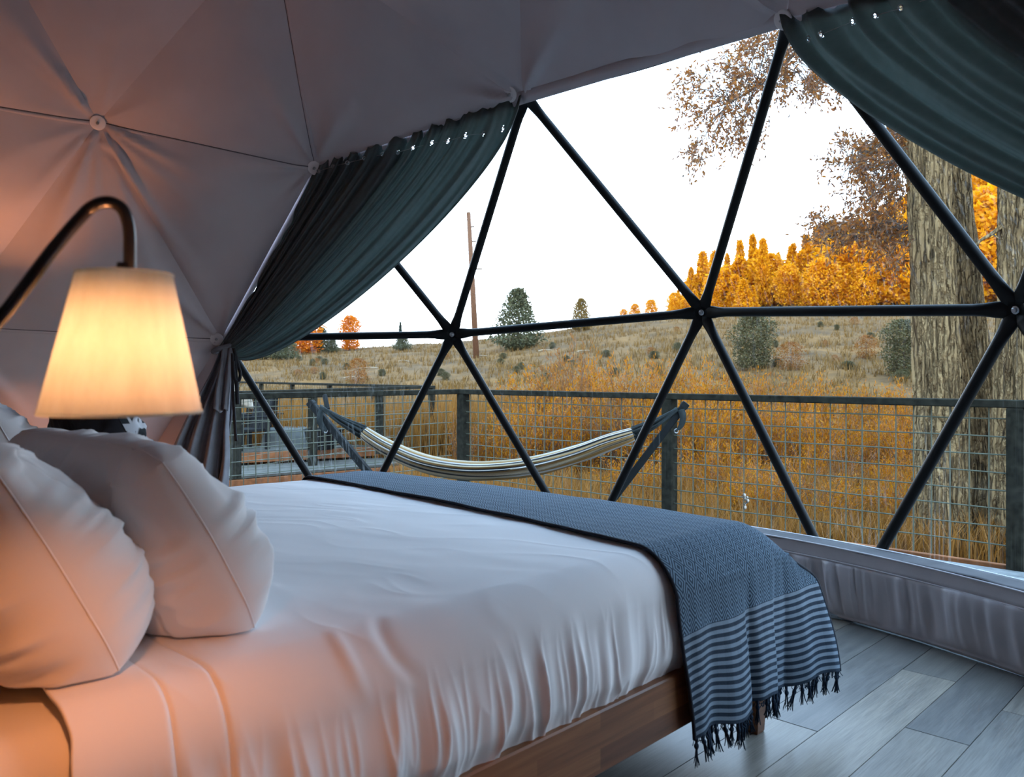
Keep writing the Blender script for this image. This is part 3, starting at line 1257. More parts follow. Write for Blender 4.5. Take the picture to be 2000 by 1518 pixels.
# ------------------------------------------------------------------ throw across the foot, striped fringed end on the near side
THROW = empty('throw_blanket', ST(2.1, 1.9, .62), 'dark blue diamond-weave throw with striped fringed end across the foot of the bed', 'blanket')
HANG = .358
nv_ = np.concatenate([np.linspace(0, HANG + .17, 150), np.linspace(HANG + .17, HANG * 2 + 2 * R_ * PI / 2 + TF - TN - 2 * R_, 150)[1:]])
nq_ = np.linspace(0, 1, 150)
VT = HANG * 2 + 2 * R_ * PI / 2 + TF - TN - 2 * R_
Vg, Qg = np.meshgrid(nv_, nq_, indexing='ij')
t, z, nt, nz = section(Vg, drop=HANG)
ft = np.clip((t - TN) / (TF - TN), 0, 1)
hang = sst(.56, .14, z) * (ft < .5)
ql = 1.745 + .215 * ft + .055 * sst(.6, .15, z) * (ft < .5) + .012 * n2(t * 3, z * 3, 80)
qr = 2.50 - .045 * ft + .03 * hang
Q = ql + (qr - ql) * Qg
off = .013 + .003 * n2(Q * 6, Vg * 6, 81)
t, z = t + nt * off, z + nz * off + crown(Q, t) * np.maximum(nz, 0)
# foot edge: the top bends over, the hanging end carries on straight and flares
beta = sst(.40, .585, z) * (ft < .5) + sst(.3, .5, z) * (ft >= .5)
s0_ = 2.345 - R_
ph = np.clip((Q - s0_) / (R_ + .013), 0, PI / 2)
ext = np.maximum(Q - s0_ - (R_ + .013) * PI / 2, 0)
sb = np.where(Q > s0_, s0_ + (R_ + .013) * np.sin(ph), Q)
drop = np.where(Q > s0_, (R_ + .013) * (1 - np.cos(ph)) + ext, 0)
Sx = Q * (1 - beta) + sb * beta
z = z - drop * beta * np.maximum(nz, .25 * (nz > -.1))
# folds of the hanging end
h = (1 - sst(.12, .58, z)) * (ft < .5)
out = .012 * sst(.62, .50, z) + .016 * h
valley = -.030 * np.exp(-((Q - 2.09 - .02 * h) / .020) ** 2) + .024 * np.exp(-((Q - 2.03) / .05) ** 2) + .022 * np.exp(-((Q - 2.175) / .05) ** 2) \
    - .060 * np.exp(-((Q - 2.285) / .030) ** 2) + .060 * sst(2.30, 2.50, Q) + .012 * np.sin((Q - 1.8) * 46) * sst(1.78, 1.84, Q) * .6
t = t - (out + valley * h * 1.05) * (ft < .5)
t = np.where((ft < .5) & (z < .52), np.minimum(t, 1.116), t)
z = z + .010 * h * np.sin(Q * 21)
P = np.stack([Sx * A2[0] + t * B2[0], Sx * A2[1] + t * B2[1], z], 2)
UV = np.stack([Q - 1.745, Vg], 2)
V, F, U = solid_grid(P[:, ::-1], .006, UV[:, ::-1])
mk('cloth', V, F, MT['throw'], THROW, True, U)
for col in (0, -1):
    MB().tube(list(P[::2, col]), .0052, 6).build('selvedge', MT['throw_trim'], THROW, True)


def tassel_mesh(seed):
    r = random.Random(seed)
    mb = MB()
    mb.lathe((0, 0, 0), (0, 0, -1), [(.0004, -.004), (.0042, 0), (.0036, .006), (.0032, .012), (.0055, .017), (.0052, .022), (.0035, .026)], 7)
    for k in range(9):
        a, b = r.uniform(-1, 1), r.uniform(-1, 1)
        L = r.uniform(.030, .044)
        mb.tube([(a * .002, b * .002, -.023), (a * .004, b * .004, -.026 - L * .5), (a * .008 + r.uniform(-.003, .003), b * .008, -.026 - L)], [.0014, .0013, .0008], 4)
    me = mesh_np('tassel', np.array(mb.V), mb.F, True)
    me.materials.append(MT['tassel_yarn'])
    return me


TM = [tassel_mesh(k) for k in range(4)]
rt = random.Random(3)
NT_ = 34
for k in range(NT_):
    f = (k + .5) / NT_ + rt.uniform(-.008, .008)
    j = f * (P.shape[1] - 1)
    j0 = int(min(max(j, 0), P.shape[1] - 2))
    p = P[0, j0] * (1 - (j - j0)) + P[0, j0 + 1] * (j - j0)
    o = bpy.data.objects.new('tassel', TM[k % 4])
    link(o, THROW)
    p = p + ZX * .001 - origin(THROW)
    o.location = tuple(p)
    o.rotation_euler = (rt.uniform(-.22, .22), rt.uniform(-.22, .22), rt.uniform(0, 6))
    sc_ = rt.uniform(.85, 1.15)
    o.scale = (1.15, 1.15, sc_)
mb = MB()
for k in range(150):
    f = rt.uniform(0, 1) * (P.shape[1] - 2)
    j0 = int(f)
    p = P[0, j0] * (1 - (f - j0)) + P[0, j0 + 1] * (f - j0)
    mb.tube([p + ZX * .004, p + np.array([rt.uniform(-.005, .005), rt.uniform(-.005, .005), -.006]), p + np.array([rt.uniform(-.010, .010), rt.uniform(-.010, .010), -.012 - rt.uniform(0, .008)])], .0011, 4)
tag(mb.build('loose_threads', MT['tassel_yarn'], THROW), kind='stuff')


# ------------------------------------------------------------------ pillows
def pillow(name, s, t, length, height, thick, lean, seed, label, group=None, mat='sheet', back=None, cat='pillow', hem=True, zbed=.606, yaw=0.0):
    n, m_ = 150, 110
    x = np.sin(np.linspace(-PI / 2, PI / 2, n))
    y = np.sin(np.linspace(-PI / 2, PI / 2, m_))
    X, Y = np.meshgrid(x, y, indexing='ij')
    prof = np.clip((1 - np.abs(X) ** 5.0) * (1 - np.abs(Y) ** 2.8), 0, 1) ** .50
    px_ = X * (1 - .10 * np.clip((Y + .15) / 1.15, 0, 1) ** 2.2 - .05 * np.clip((-Y - .5) / .5, 0, 1) ** 2)
    py_ = Y * (1 - .14 * np.clip((np.abs(X) - .70) / .30, 0, 1) ** 2)
    sides = []
    for sg in (1, -1):
        e = np.maximum(np.abs(X), np.abs(Y))
        rim = sst(.35, .98, e)
        lx, ly = X * length / 2, Y * height / 2
        th = np.arctan2(ly, lx * .6)
        wr = .012 * n2(lx * 6 + seed, ly * 6, seed + 1, 3) + rim * (.017 * (ridge(n2(th * 5 + seed * 3, e * 2.5, seed + 2) * 1.8, 2) - .35) + .005 * n2(lx * 16, ly * 16 + sg, seed + 3, 2))
        endm = sst(-.45, -.95, X)
        wr = wr + endm * .014 * (ridge(n2(ly * 12 + lx * 4, lx * 5 + sg * 3, seed + 5, 1) * 1.5, 1.5) - .5)
        wr = wr * np.clip(prof * 2.2, 0, 1)
        if hem:
            hx = (lx + length / 2) - .085 - .006 * n2(ly * 5, lx * 0, seed + 7)
            wr = wr - .0075 * np.exp(-(hx / .0055) ** 2) + .0045 * sst(.004, -.004, hx)
        Z = sg * (thick / 2 * prof * (1 - .28 * Y) + wr)
        if sg < 0:
            Z = Z - .0015
        sides.append(np.stack([px_ * length / 2, py_ * height / 2, Z], 2))
    q = n * m_
    V = np.concatenate([s_.reshape(-1, 3) for s_ in sides])
    f = grid_faces(n, m_)
    ring = np.concatenate([np.arange(m_), np.arange(1, n) * m_ + m_ - 1, (n - 1) * m_ + np.arange(m_ - 2, -1, -1), np.arange(n - 2, 0, -1) * m_])
    nx = np.roll(ring, -1)
    F = np.concatenate([f, (f + q)[:, ::-1], np.stack([nx, ring, ring + q, nx + q], 1)])
    cl, sl = math.cos(lean), math.sin(lean)
    cy, sy = math.cos(yaw), math.sin(yaw)
    Xa = BX * cy + AX * sy
    Fa = AX * cy - BX * sy
    Ya = ZX * cl - Fa * sl
    Za = Fa * cl + ZX * sl
    base = ST(s, t, zbed)
    cen = base + Ya * height / 2 * .93
    Wv = cen + V[:, :1] * Xa + V[:, 1:2] * Ya + V[:, 2:3] * Za
    low = Wv[:, 2] < zbed + .01
    Wv[low, 2] = zbed + .01 - (1 - np.exp(-(zbed + .01 - Wv[low, 2]) / .02)) * .008
    root = empty(name, base, label, cat, group)
    o = mk('pillowcase' if mat == 'sheet' else 'cushion_cover', Wv, F, MT[mat], root, True)
    if back:
        o.data.materials.append(MT[back])
        me = o.data
        idx = np.zeros(len(me.polygons), dtype=np.int32)
        idx[len(f):] = 1
        me.polygons.foreach_set('material_index', idx)
    # stitched seam around the rim
    rim = Wv[ring]
    MB().tube(list(rim[::3]) + [rim[0]], .0015, 5, cap=False).build('piping', MT['sheet'] if mat == 'sheet' else MT['cushion_back'], root, True)
    return root


pillow('pillow', .480, 1.665, .84, .405, .25, math.radians(27), 5, 'white pillow at the left edge, glowing orange, in front of its neighbour', 'bed pillows')
pillow('pillow', .725, 1.715, .84, .385, .26, math.radians(27), 17, 'plump white pillow standing under the lamp shade, its hem facing the sheet', 'bed pillows')
pillow('pillow', .72, 2.66, .84, .43, .24, math.radians(24), 29, 'lavender-shadowed pillow whose corner peeps out behind the two near pillows', 'bed pillows')
pillow('cushion', .985, 2.44, .48, .47, .17, math.radians(24), 41, 'charcoal cushion with a white-patterned front, half hidden below the lamp shade', None, 'cushion_front', 'cushion_back', 'cushion', False)

# ------------------------------------------------------------------ reading lamp
LD = .82
KS = LD / 1.05
LAMP = empty('reading_lamp', ST(.12, .83, .95), 'lit reading lamp with tapered linen shade on a bent black arm', 'lamp')


def lathe_shell(name, c, axis, r0, r1, z0, z1, th, mat, parent, n=64):
    prof = [(r0, z0), (r0 + (r1 - r0) * .5, (z0 + z1) / 2), (r1, z1), (r1 - th, z1), (r0 + (r1 - r0) * .5 - th, (z0 + z1) / 2), (r0 - th, z0), (r0, z0)]
    return MB().lathe(c, axis, prof, n).build(name, mat, parent, True)


def shade_pair(c, parent, arm_pts, r, r0=.0746, r1=.0441, hh=.0687, bs=1.0):
    axis = np.array([math.sin(math.radians(1.2)), 0, math.cos(math.radians(1.2))])
    lathe_shell('shade', c, axis, r0, r1, -hh, hh, .0012, MT['shade'], parent)
    for rr, zz_ in ((r0 - .0003, -hh), (r1 - .0003, hh)):
        ring = [c + axis * zz_ + np.array([math.cos(a), math.sin(a), 0]) * rr for a in np.linspace(0, 2 * PI, 49)]
        MB().tube(ring, .0016, 6, cap=False).build('shade_rim', MT['shade'], parent, True)
    # overlapped seam of the linen
    a = math.radians(200)
    dirn = np.array([math.cos(a), math.sin(a), 0])
    MB().bar(c - axis * (hh - .001) + dirn * (r0 + .0002), c + axis * (hh - .001) + dirn * (r1 + .0002), .008, .0016, up=dirn).build('shade_seam', MT['shade'], parent)
    MB().lathe(c + axis * .02, axis, [(.0001, 0), (.012, 0), (.014, .01), (.014, .035), (.010, .045), (.008, .06), (.0001, .06)], 18).build('socket', MT['lamp_black'], parent, True)
    for k in range(3):
        b = 2 * PI * k / 3 + .4
        MB().tube([c + axis * .058 + np.array([math.cos(b), math.sin(b), 0]) * .008, c + axis * (hh - .004) + np.array([math.cos(b), math.sin(b), 0]) * r1], .0012, 5).build('spider_spoke', MT['lamp_black'], parent)
    MB().lathe(c - axis * .012 * bs, axis, [(max(q * bs, .0001), w_ * bs) for q, w_ in [(0, -.026), (.012, -.023), (.020, -.013), (.0225, 0), (.019, .012), (.012, .021), (.009, .028), (0, .028)]], 20).build('bulb', MT['bulb'], parent, True)
    MB().tube(arm_pts, r, 14).build('arm', MT['lamp_black'], parent, True)


def smooth_path(pts, n=8):
    pts = [np.asarray(p, float) for p in pts]
    out = []
    for i in range(len(pts) - 1):
        p0, p1, p2, p3 = pts[max(i - 1, 0)], pts[i], pts[i + 1], pts[min(i + 2, len(pts) - 1)]
        for k in range(n):
            t_ = k / n
            out.append(.5 * ((2 * p1) + (-p0 + p2) * t_ + (2 * p0 - 5 * p1 + 4 * p2 - p3) * t_ ** 2 + (-p0 + 3 * p1 - 3 * p2 + p3) * t_ ** 3))
    out.append(pts[-1])
    return out


MT['bulb'].node_tree.nodes['Principled BSDF'].inputs['Emission Strength'].default_value = LAMP_W * 13
MT['bulb'].node_tree.nodes['Principled BSDF'].inputs['Emission Color'].default_value = (*LAMP_COL, 1)
cS = px(242, 671, LD)
arm = [px(u, v, d * KS) for u, v, d in ((252, 560, 1.05), (253, 505, 1.05), (252, 450, 1.05), (243, 415, 1.047), (226, 399, 1.043), (203, 395, 1.038), (180, 404, 1.032), (158, 424, 1.026), (100, 492, .992), (0, 622, .935))]
arm = arm + [ST(.165, .83, 1.055), ST(.125, .83, 1.02)]
shade_pair(cS, LAMP, smooth_path(arm), .0061)
MB().lathe(ST(.12, .83, 1.015), AX, [(.0001, 0), (.05, 0), (.05, .012), (.043, .018), (.0001, .018)], 28).build('wall_plate', MT['lamp_black'], LAMP, True)
# floor lamp by the liner, just beyond the left edge of the frame
LB = np.array([-2.63, 4.02, 0])
LAMP2 = empty('floor_lamp', LB, 'second lit lamp of the tent, standing by the liner beyond the left edge', 'lamp')
MB().lathe(LB, ZX, [(.0001, 0), (.14, 0), (.14, .012), (.02, .022), (.0001, .022)], 32).build('base', MT['lamp_black'], LAMP2, True)
c2 = LB + ZX * 1.25
shade_pair(c2, LAMP2, [LB + ZX * .02, LB + ZX * .6, LB + ZX * 1.20], .009, .10, .095, .075, 1.5)

# ------------------------------------------------------------------ curtains
def curtain(name, gh, dh, fh, label, npl, seed, gaps, sag, ngrom, flip=False):
    """swag of cloth hung from a header between hubs gh and dh, drawn together at the tie near hub fh"""
    mid = (gh + dh + fh) / 3
    nrm = (DC - mid) / np.linalg.norm(DC - mid)
    g0, d0 = toward_centre(gh, .055), toward_centre(dh, .055)
    T = toward_centre(fh, .10)
    side = (d0 - g0) / np.linalg.norm(d0 - g0)
    root = empty(name, T, label, 'curtain')
    ns, nt_ = 320, 150
    s = np.linspace(0, 1, ns)
    ta = np.linspace(0, 1, nt_) ** 1.15
    Sg, Tg = np.meshgrid(s, ta, indexing='ij')
    H = g0 + (d0 - g0) * Sg[..., None]
    bundle = T + (side * ((Sg - .5) * .10)[..., None]) + np.array([0, 0, -.03])
    P = H * (1 - Tg[..., None]) + bundle * Tg[..., None]
    P[..., 2] -= sag * Sg ** 1.3 * (4 * Tg * (1 - Tg)) ** .5
    # left boundary: pulled off the liner edge here and there
    gap = .028 + sum(a * np.exp(-((Tg - c) / w) ** 2) for c, w, a in gaps)
    P += side * (gap * np.exp(-(Sg / .07) ** 2) * np.sin(np.clip(Tg * 1.02, 0, 1) * PI) ** .5)[..., None]
    ph = 2 * PI * (npl * Sg + .5 * n2(Sg * 4 + seed, Tg * .6, seed))
    amp = (.024 - .012 * Tg) * (.45 + .55 * n2(Sg * 6 + 3, Tg * 1.2 + seed, seed + 1)) + .010 * sst(.0, .1, .12 - Tg)
    fold = amp * np.sin(ph) + .008 * (1 - .5 * Tg) * np.sin(2.3 * ph + 2 * n2(Sg * 5, Tg * 2, seed + 2)) + .010 * n2(Sg * 9 - Tg * 2, Tg * 3, seed + 3)
    # long rolled folds along the free lower boundary
    roll = sum(a * np.exp(-((Sg - c) / w) ** 2) for c, w, a in ((.97, .02, .018), (.90, .018, .022), (.83, .02, -.012), (.76, .022, .018), (.66, .025, .012), (.70, .018, -.010)))
    fold = fold * (1 - .6 * sst(.6, .8, Sg) * sst(.1, .3, Tg)) + roll * np.sin(Tg * PI) ** .5 * 1.2
    belly = .07 * np.sin(PI * Tg) * np.sin(PI * np.clip(Sg, 0, 1)) ** .7
    P = P + nrm * (fold * np.minimum(1, 4 * (1.06 - Tg)) + belly)[..., None]
    # scalloped, gathered header
    P[..., 2] += (.010 * np.sin(2 * PI * ngrom * Sg + 1.0) + .014 * n2(Sg * 14, Sg * 0 + seed, seed + 4)) * sst(.10, 0, Tg) + .016 * sst(.05, 0, Tg)
    V, F, _ = solid_grid(P, .002)
    gp = []
    for k in range(ngrom):
        i = int((k + .5) / ngrom * (ns - 1))
        j = int(np.searchsorted(ta, .022))
        gp.append(P[i, j])
    C = V[F].mean(1)
    keep = np.ones(len(F), bool)
    for p in gp:
        keep &= np.linalg.norm(C - p, axis=1) > .0095
    mk('drape', V, F[keep], MT['curtain'], root, True)
    i1 = int(ns * .50)
    P2 = P[:i1].copy() - nrm * .045
    P2 += nrm * (.016 * np.sin(1.6 * ph[:i1] + 2))[..., None] * np.minimum(1, 3 * (1.03 - Tg[:i1]))[..., None]
    V2, F2_, _ = solid_grid(P2[:, 6:], .002)
    mk('inner_layer', V2, F2_, MT['curtain'], root, True)
    for p in gp:
        ring = MB()
        a_ = np.cross(nrm, ZX)
        a_ /= np.linalg.norm(a_)
        b_ = np.cross(nrm, a_)
        ring.tube([p + nrm * .002 + (a_ * math.cos(w) + b_ * math.sin(w)) * .0105 for w in np.linspace(0, 2 * PI, 17)], .0028, 6, cap=False)
        ring.build('eyelet', MT['bolt_steel'], root, True)
    MB().tube([p - nrm * (.004 if k % 2 else -.006) for k, p in enumerate(gp)], .0016, 6).build('header_cord', MT['bolt_steel'], root, True)
    edge = P[-1, ::2]
    MB().tube(list(edge[:-1]), .0032, 6).build('edge_hem', MT['curtain'], root, True)
    return root, T, nrm, side


CL, TIE, cn, cs = curtain('curtain', HP['G'], HP['D'], px(446, 665, HP['F'][1]), 'grey-green curtain swagged across the window from its eyelets, tied back beside the lamp', 10, 90, ((.30, .05, .035), (.40, .04, .022), (.66, .035, .035)), .335, 12)


def drape_px(name, left, right, d, npl, amp, mat, parent, seed, n=90, m_=110, thick=.003):
    """hanging cloth between two side lines given as (u, v, depth) stations"""
    L = np.array(smooth_path([px(u, v, dd) for u, v, dd in left], 12))
    Rr = np.array(smooth_path([px(u, v, dd) for u, v, dd in right], 12))

    def res(Q):
        k = np.concatenate([[0], np.cumsum(np.linalg.norm(np.diff(Q, axis=0), axis=1))])
        x = np.linspace(0, k[-1], m_)
        return np.stack([np.interp(x, k, Q[:, c]) for c in range(3)], 1)
    L, Rr = res(L), res(Rr)
    s = np.linspace(0, 1, n)
    P = L[None] * (1 - s[:, None, None]) + Rr[None] * s[:, None, None]
    Sg, Tg = np.meshgrid(s, np.linspace(0, 1, m_), indexing='ij')
    ph = 2 * PI * npl * Sg + 1.1 * n2(Sg * 3 + seed, Tg * 1.5, seed)
    f = amp * (.35 + .65 * Tg) * (np.sin(ph) + .4 * np.sin(2.1 * ph + seed))
    P = P + np.array([.12, -1.0, 0.0]) * f[..., None]
    P[..., 2] += .012 * np.sin(ph + 1) * sst(.9, 1, Tg)
    V, F, _ = solid_grid(P[:, ::-1], thick)
    return mk(name, V, F, MT[mat], parent, True)


dT = TIE[1]
drape_px('tail', [(436, 668, dT), (410, 730, dT - .02), (372, 800, dT - .06), (335, 880, dT - .10), (300, 985, dT - .12)],
         [(458, 672, dT), (452, 740, dT - .05), (448, 830, dT - .08), (449, 900, dT - .09), (440, 990, dT - .1)], dT, 3.4, .036, 'curtain_tail', CL, 4)
drape_px('tail_flap', [(434, 676, dT - .05), (426, 730, dT - .09), (419, 770, dT - .11), (417, 803, dT - .12)],
         [(455, 680, dT - .05), (452, 730, dT - .09), (449, 770, dT - .11), (446, 803, dT - .12)], dT, 1.5, .014, 'curtain_tail', CL, 6, 40, 50)
drape_px('tail_flap', [(440, 690, dT - .03), (428, 800, dT - .06), (421, 880, dT - .07), (424, 942, dT - .08)],
         [(458, 690, dT - .03), (455, 800, dT - .06), (446, 865, dT - .07), (428, 944, dT - .08)], dT, 1.3, .012, 'curtain_tail', CL, 8, 40, 60)
drape_px('tail_flap', [(425, 905, dT - .02), (424, 930, dT - .02), (420, 990, dT - .02)], [(447, 800, dT - .02), (447, 900, dT - .02), (447, 990, dT - .02)], dT, .6, .006, 'curtain_tail', CL, 9, 20, 30)
tie = MB()
ring = [TIE + np.array([math.cos(a) * .062, math.sin(a) * .05, -.035 + .02 * math.cos(a)]) for a in np.linspace(0, 2 * PI, 25)]
tie.tube(ring, .016, 8, cap=False)
tie.build('tieback', MT['curtain_tail'], CL, True)
for pts, w0 in (([(456, 680), (463, 705), (469, 730), (466, 745), (458, 738), (455, 705)], .010), ([(458, 690), (462, 750), (464, 790)], .012), ([(454, 690), (455, 760), (458, 820), (461, 862)], .009)):
    path = smooth_path([px(u, v, dT - .13 - .004 * i) for i, (u, v) in enumerate(pts)], 8)
    Pth = np.array(path)
    G_ = np.stack([Pth + np.array([-w0, .004, 0]), Pth + np.array([w0, -.004, 0])], 1)
    V, F, _ = solid_grid(G_, .004)
    mk('strap_end', V, F, MT['curtain_strap'], CL, True)

CR, TIE2, cn2, cs2 = curtain('curtain', HP['G2'], HP['E'], HP['F2'], 'dark teal curtain drooping across the upper right corner of the window', 7, 120, ((.3, .1, .0),), .27, 11)

# ------------------------------------------------------------------ ground and hillside
KX = [-1.4, -.323, -.273, -.186, -.072, 0, .084, .155, .23, .31, .484, .62, 1.6]
KZ = [2.1, 2.49, 2.66, 2.77, 3.07, 3.45, 4.2, 4.71, 5.09, 5.29, 5.43, 5.6, 6.2]


def ground(x, y):
    x, y = np.broadcast_arrays(np.asarray(x, float), np.asarray(y, float))
    k = x / np.maximum(y, 6)
    zr = np.interp(k, KX, KZ) + .6
    p = np.clip((y - 14) / 41, 0, 1) ** .9
    z = -.6 + zr * p
    rise = np.interp(k, [-.4, .1, .3, .6], [.0, .0, .12, .17])
    z = z + np.clip(y - 55, 0, 60) * (rise - .01)
    b = .16 * n2(x * .35, y * .3, 50, 3) * np.clip((y - 13) / 8, 0, 1) * np.clip((75 - y) / 20, .2, 1)
    return z + b + .03 * n2(x * .9, y * .9, 51)


def hit(u, v, dmin=9.0, dmax=110.0):
    d = np.linspace(dmin, dmax, 1600)
    x = d * (u - 1000) / FPX
    z = EYE - d * (v - HOR) / FPX
    g = ground(x, d)
    w = np.nonzero(g >= z)[0]
    i = w[0] if len(w) else int(np.argmin(z - g))
    return np.array([x[i], d[i], g[i]])


kk = np.linspace(-1.4, 1.6, 260)
dd = np.concatenate([np.linspace(3, 13, 50), 13 * (150 / 13.0) ** np.linspace(0, 1, 230)[1:]])
Kg, Dg = np.meshgrid(kk, dd, indexing='ij')
P = np.stack([Kg * Dg, Dg, ground(Kg * Dg, Dg)], 2)
tag(mk('hill_ground', P.reshape(-1, 3), grid_faces(P.shape[0], P.shape[1])[:, ::-1], MT['soil'], None, True), kind='structure')
tag(MB().lathe((0, 0, -.75), ZX, [(.0001, 0), (40, 0), (40, .02), (.0001, .02)], 48).build('ground', MT['soil']), kind='structure')


def blades(P, hmin, hmax, w, rng, per, lean=.35):
    n = len(P)
    P = np.repeat(P, per, 0) + np.stack([rng.normal(0, .05, n * per), rng.normal(0, .05, n * per), np.zeros(n * per)], 1)
    m_ = len(P)
    a = rng.uniform(0, 2 * PI, m_)
    h = rng.uniform(hmin, hmax, m_)
    l = rng.uniform(.05, lean, m_) * h
    dx, dy = np.cos(a), np.sin(a)
    b = a + PI / 2 + rng.normal(0, .6, m_)
    wx, wy = np.cos(b) * w, np.sin(b) * w
    z = np.zeros(m_)
    v0 = P - np.stack([wx, wy, z], 1)
    v1 = P + np.stack([wx, wy, z], 1)
    mid = P + np.stack([dx * l * .35, dy * l * .35, h * .6], 1)
    v2 = mid + np.stack([wx, wy, z], 1) * .7
    v3 = mid - np.stack([wx, wy, z], 1) * .7
    v4 = P + np.stack([dx * l, dy * l, h], 1)
    V = np.stack([v0, v1, v2, v3, v4], 1).reshape(-1, 3)
    o = np.arange(m_)[:, None] * 5
    F = np.concatenate([o + np.array([[0, 1, 2]]), o + np.array([[0, 2, 3]]), o + np.array([[3, 2, 4]])])
    return V, F


def scatter(n, k0, k1, d0, d1, rng, pw=1.0):
    d = d0 + (d1 - d0) * rng.uniform(0, 1, n) ** pw
    x = d * rng.uniform(k0, k1, n)
    return np.stack([x, d, ground(x, d) - .01], 1)


r1 = np.random.default_rng(11)
P = scatter(15000, -.42, .75, 14, 58, r1, 1.5)
P = P[n2(P[:, 0] * .6, P[:, 1] * .6, 53) > -.35]
V, F = blades(P, .10, .30, .012, r1, 5, .9)
tag(mk('hill_grass', V, F, MT['hill_grass']), 'short dry bunch grass covering the hillside beyond the railing', 'grass', kind='stuff')
P = np.concatenate([scatter(6500, -.06, .80, 6.3, 10.5, r1), scatter(900, -.14, .0, 8.4, 12, r1)])
P = P[~((P @ np.array([*A2, 0]) < 5.5) & (P @ np.array([*B2, 0]) < 5.95))]
V, F = blades(P, .25, .62, .006, r1, 6, .55)
tag(mk('meadow_grass', V, F, MT['dry_grass']), 'tall straw-coloured meadow grass just behind the wire railing', 'grass', kind='stuff')
P = scatter(3400, -.36, .03, 12.5, 15.5, r1)
V, F = blades(P, .7, 1.35, .007, r1, 6, .22)
tag(mk('reed_grass', V, F, MT['dry_grass']), 'upright ochre reeds behind the hammock and the neighbouring deck', 'reeds', kind='stuff')


P = scatter(2200, -.40, -.12, 7.6, 10.0, r1)
P = P[(P @ np.array([*B2, 0]) > 5.95)]
V, F = blades(P, .12, .28, .006, r1, 5, .6)
tag(mk('short_grass', V, F, MT['dry_grass']), 'short straw grass between the left railing and the neighbouring deck', 'grass', kind='stuff')


# ------------------------------------------------------------------ foliage builders
def unit(v):
    return v / (np.linalg.norm(v, axis=-1, keepdims=True) + 1e-12)


def leaf_quads(P, AXs, L, Wd, rng):
    n = len(P)
    L = L * rng.uniform(.7, 1.25, n)[:, None]
    R3 = unit(rng.normal(0, 1, (n, 3)))
    S_ = unit(np.cross(AXs, R3))
    V = np.stack([P, P + AXs * L * .45 + S_ * Wd * .5, P + AXs * L, P + AXs * L * .45 - S_ * Wd * .5], 1).reshape(-1, 3)
    return V, np.arange(n * 4).reshape(-1, 4)


def crown_mesh(kind, n, seed, leaf):
    """leaf cloud of unit height, base at the origin"""
    rng = np.random.default_rng(seed)
    if kind == 'cone':
        z = .06 + .94 * rng.uniform(0, 1, n) ** 1.25
        lay = .72 + .28 * np.abs(np.sin(z * 22 + rng.uniform(0, 6)))
        a = rng.uniform(0, 2 * PI, n)
        rad = .29 * (1.05 - z) ** .7 * lay * (.8 + .35 * vn(np.stack([np.cos(a) * 1.7, np.sin(a) * 1.7, z * 6], 1), seed)) * rng.uniform(.0, 1, n) ** .5
    elif kind == 'round':
        z = .05 + .95 * rng.uniform(0, 1, n)
        a = rng.uniform(0, 2 * PI, n)
        env = np.sqrt(np.clip(1 - ((z - .48) / .54) ** 2, 0, 1))
        rad = .42 * env * (.8 + .45 * vn(np.stack([np.cos(a) * 2, np.sin(a) * 2, z * 5], 1), seed)) * rng.uniform(.0, 1, n) ** .5
    else:                                       # juniper: lumpy, broad below, pointed above
        z = .02 + .98 * rng.uniform(0, 1, n) ** 1.3
        a = rng.uniform(0, 2 * PI, n)
        env = np.clip(1.05 - z, 0, 1) ** .62 * sst(-.1, .22, z)
        rad = .46 * env * (.72 + .6 * np.abs(vn(np.stack([np.cos(a) * 2.2, np.sin(a) * 2.2, z * 5.5], 1), seed))) * rng.uniform(0, 1, n) ** .5
    P = np.stack([rad * np.cos(a), rad * np.sin(a), z], 1)
    out = unit(np.stack([np.cos(a), np.sin(a), rng.normal(.25, .5, n)], 1) + rng.normal(0, 1.0, (n, 3)))
    return leaf_quads(P, out, leaf, leaf * .62, rng)


def tree_proto(name, kind, n, seed, leaf, mat, trunk=.02):
    V, F = crown_mesh(kind, n, seed, leaf)
    me = mesh_np('foliage', V, F)
    me.materials.append(MT[mat])
    tb = MB()
    tb.tube([(0, 0, -.08), (.004, 0, .3), (0, .004, .75)], [trunk, trunk * .7, trunk * .25], 7)
    for k in range(7):
        a = k * 2.4 + seed
        z = .2 + .08 * k
        tb.tube([(0, 0, z), (math.cos(a) * .14, math.sin(a) * .14, z + .08)], [trunk * .3, trunk * .08], 4)
    tm = mesh_np('trunk', np.array(tb.V), tb.F, True)
    tm.materials.append(MT['twig_bark'])
    return me, tm


PROT = {
    'gold_cone': [tree_proto('g', 'cone', 3600, s, .070, 'sunlit_gold_leaf') for s in (1, 2, 3)],
    'gold_round': [tree_proto('g', 'round', 3600, s, .062, 'sunlit_gold_leaf') for s in (4, 5)],
    'orange_round': [tree_proto('o', 'round', 3600, s, .062, 'orange_leaf') for s in (6, 7)],
    'juniper': [tree_proto('j', 'juniper', 7000, s, .044, 'juniper_leaf') for s in (8, 9)],
    'olive': [tree_proto('v', 'juniper', 5200, s, .048, 'olive_leaf') for s in (18, 19)],
    'pine': [tree_proto('p', 'cone', 3600, s, .06, 'pine_leaf') for s in (10, 11)],
    'bush': [tree_proto('b', 'round', 7000, s, .036, 'bush_leaf') for s in (12, 13)],
    'russet': [tree_proto('r', 'round', 1500, s, .045, 'russet_leaf') for s in (14, 15)],
}
rf = random.Random(8)


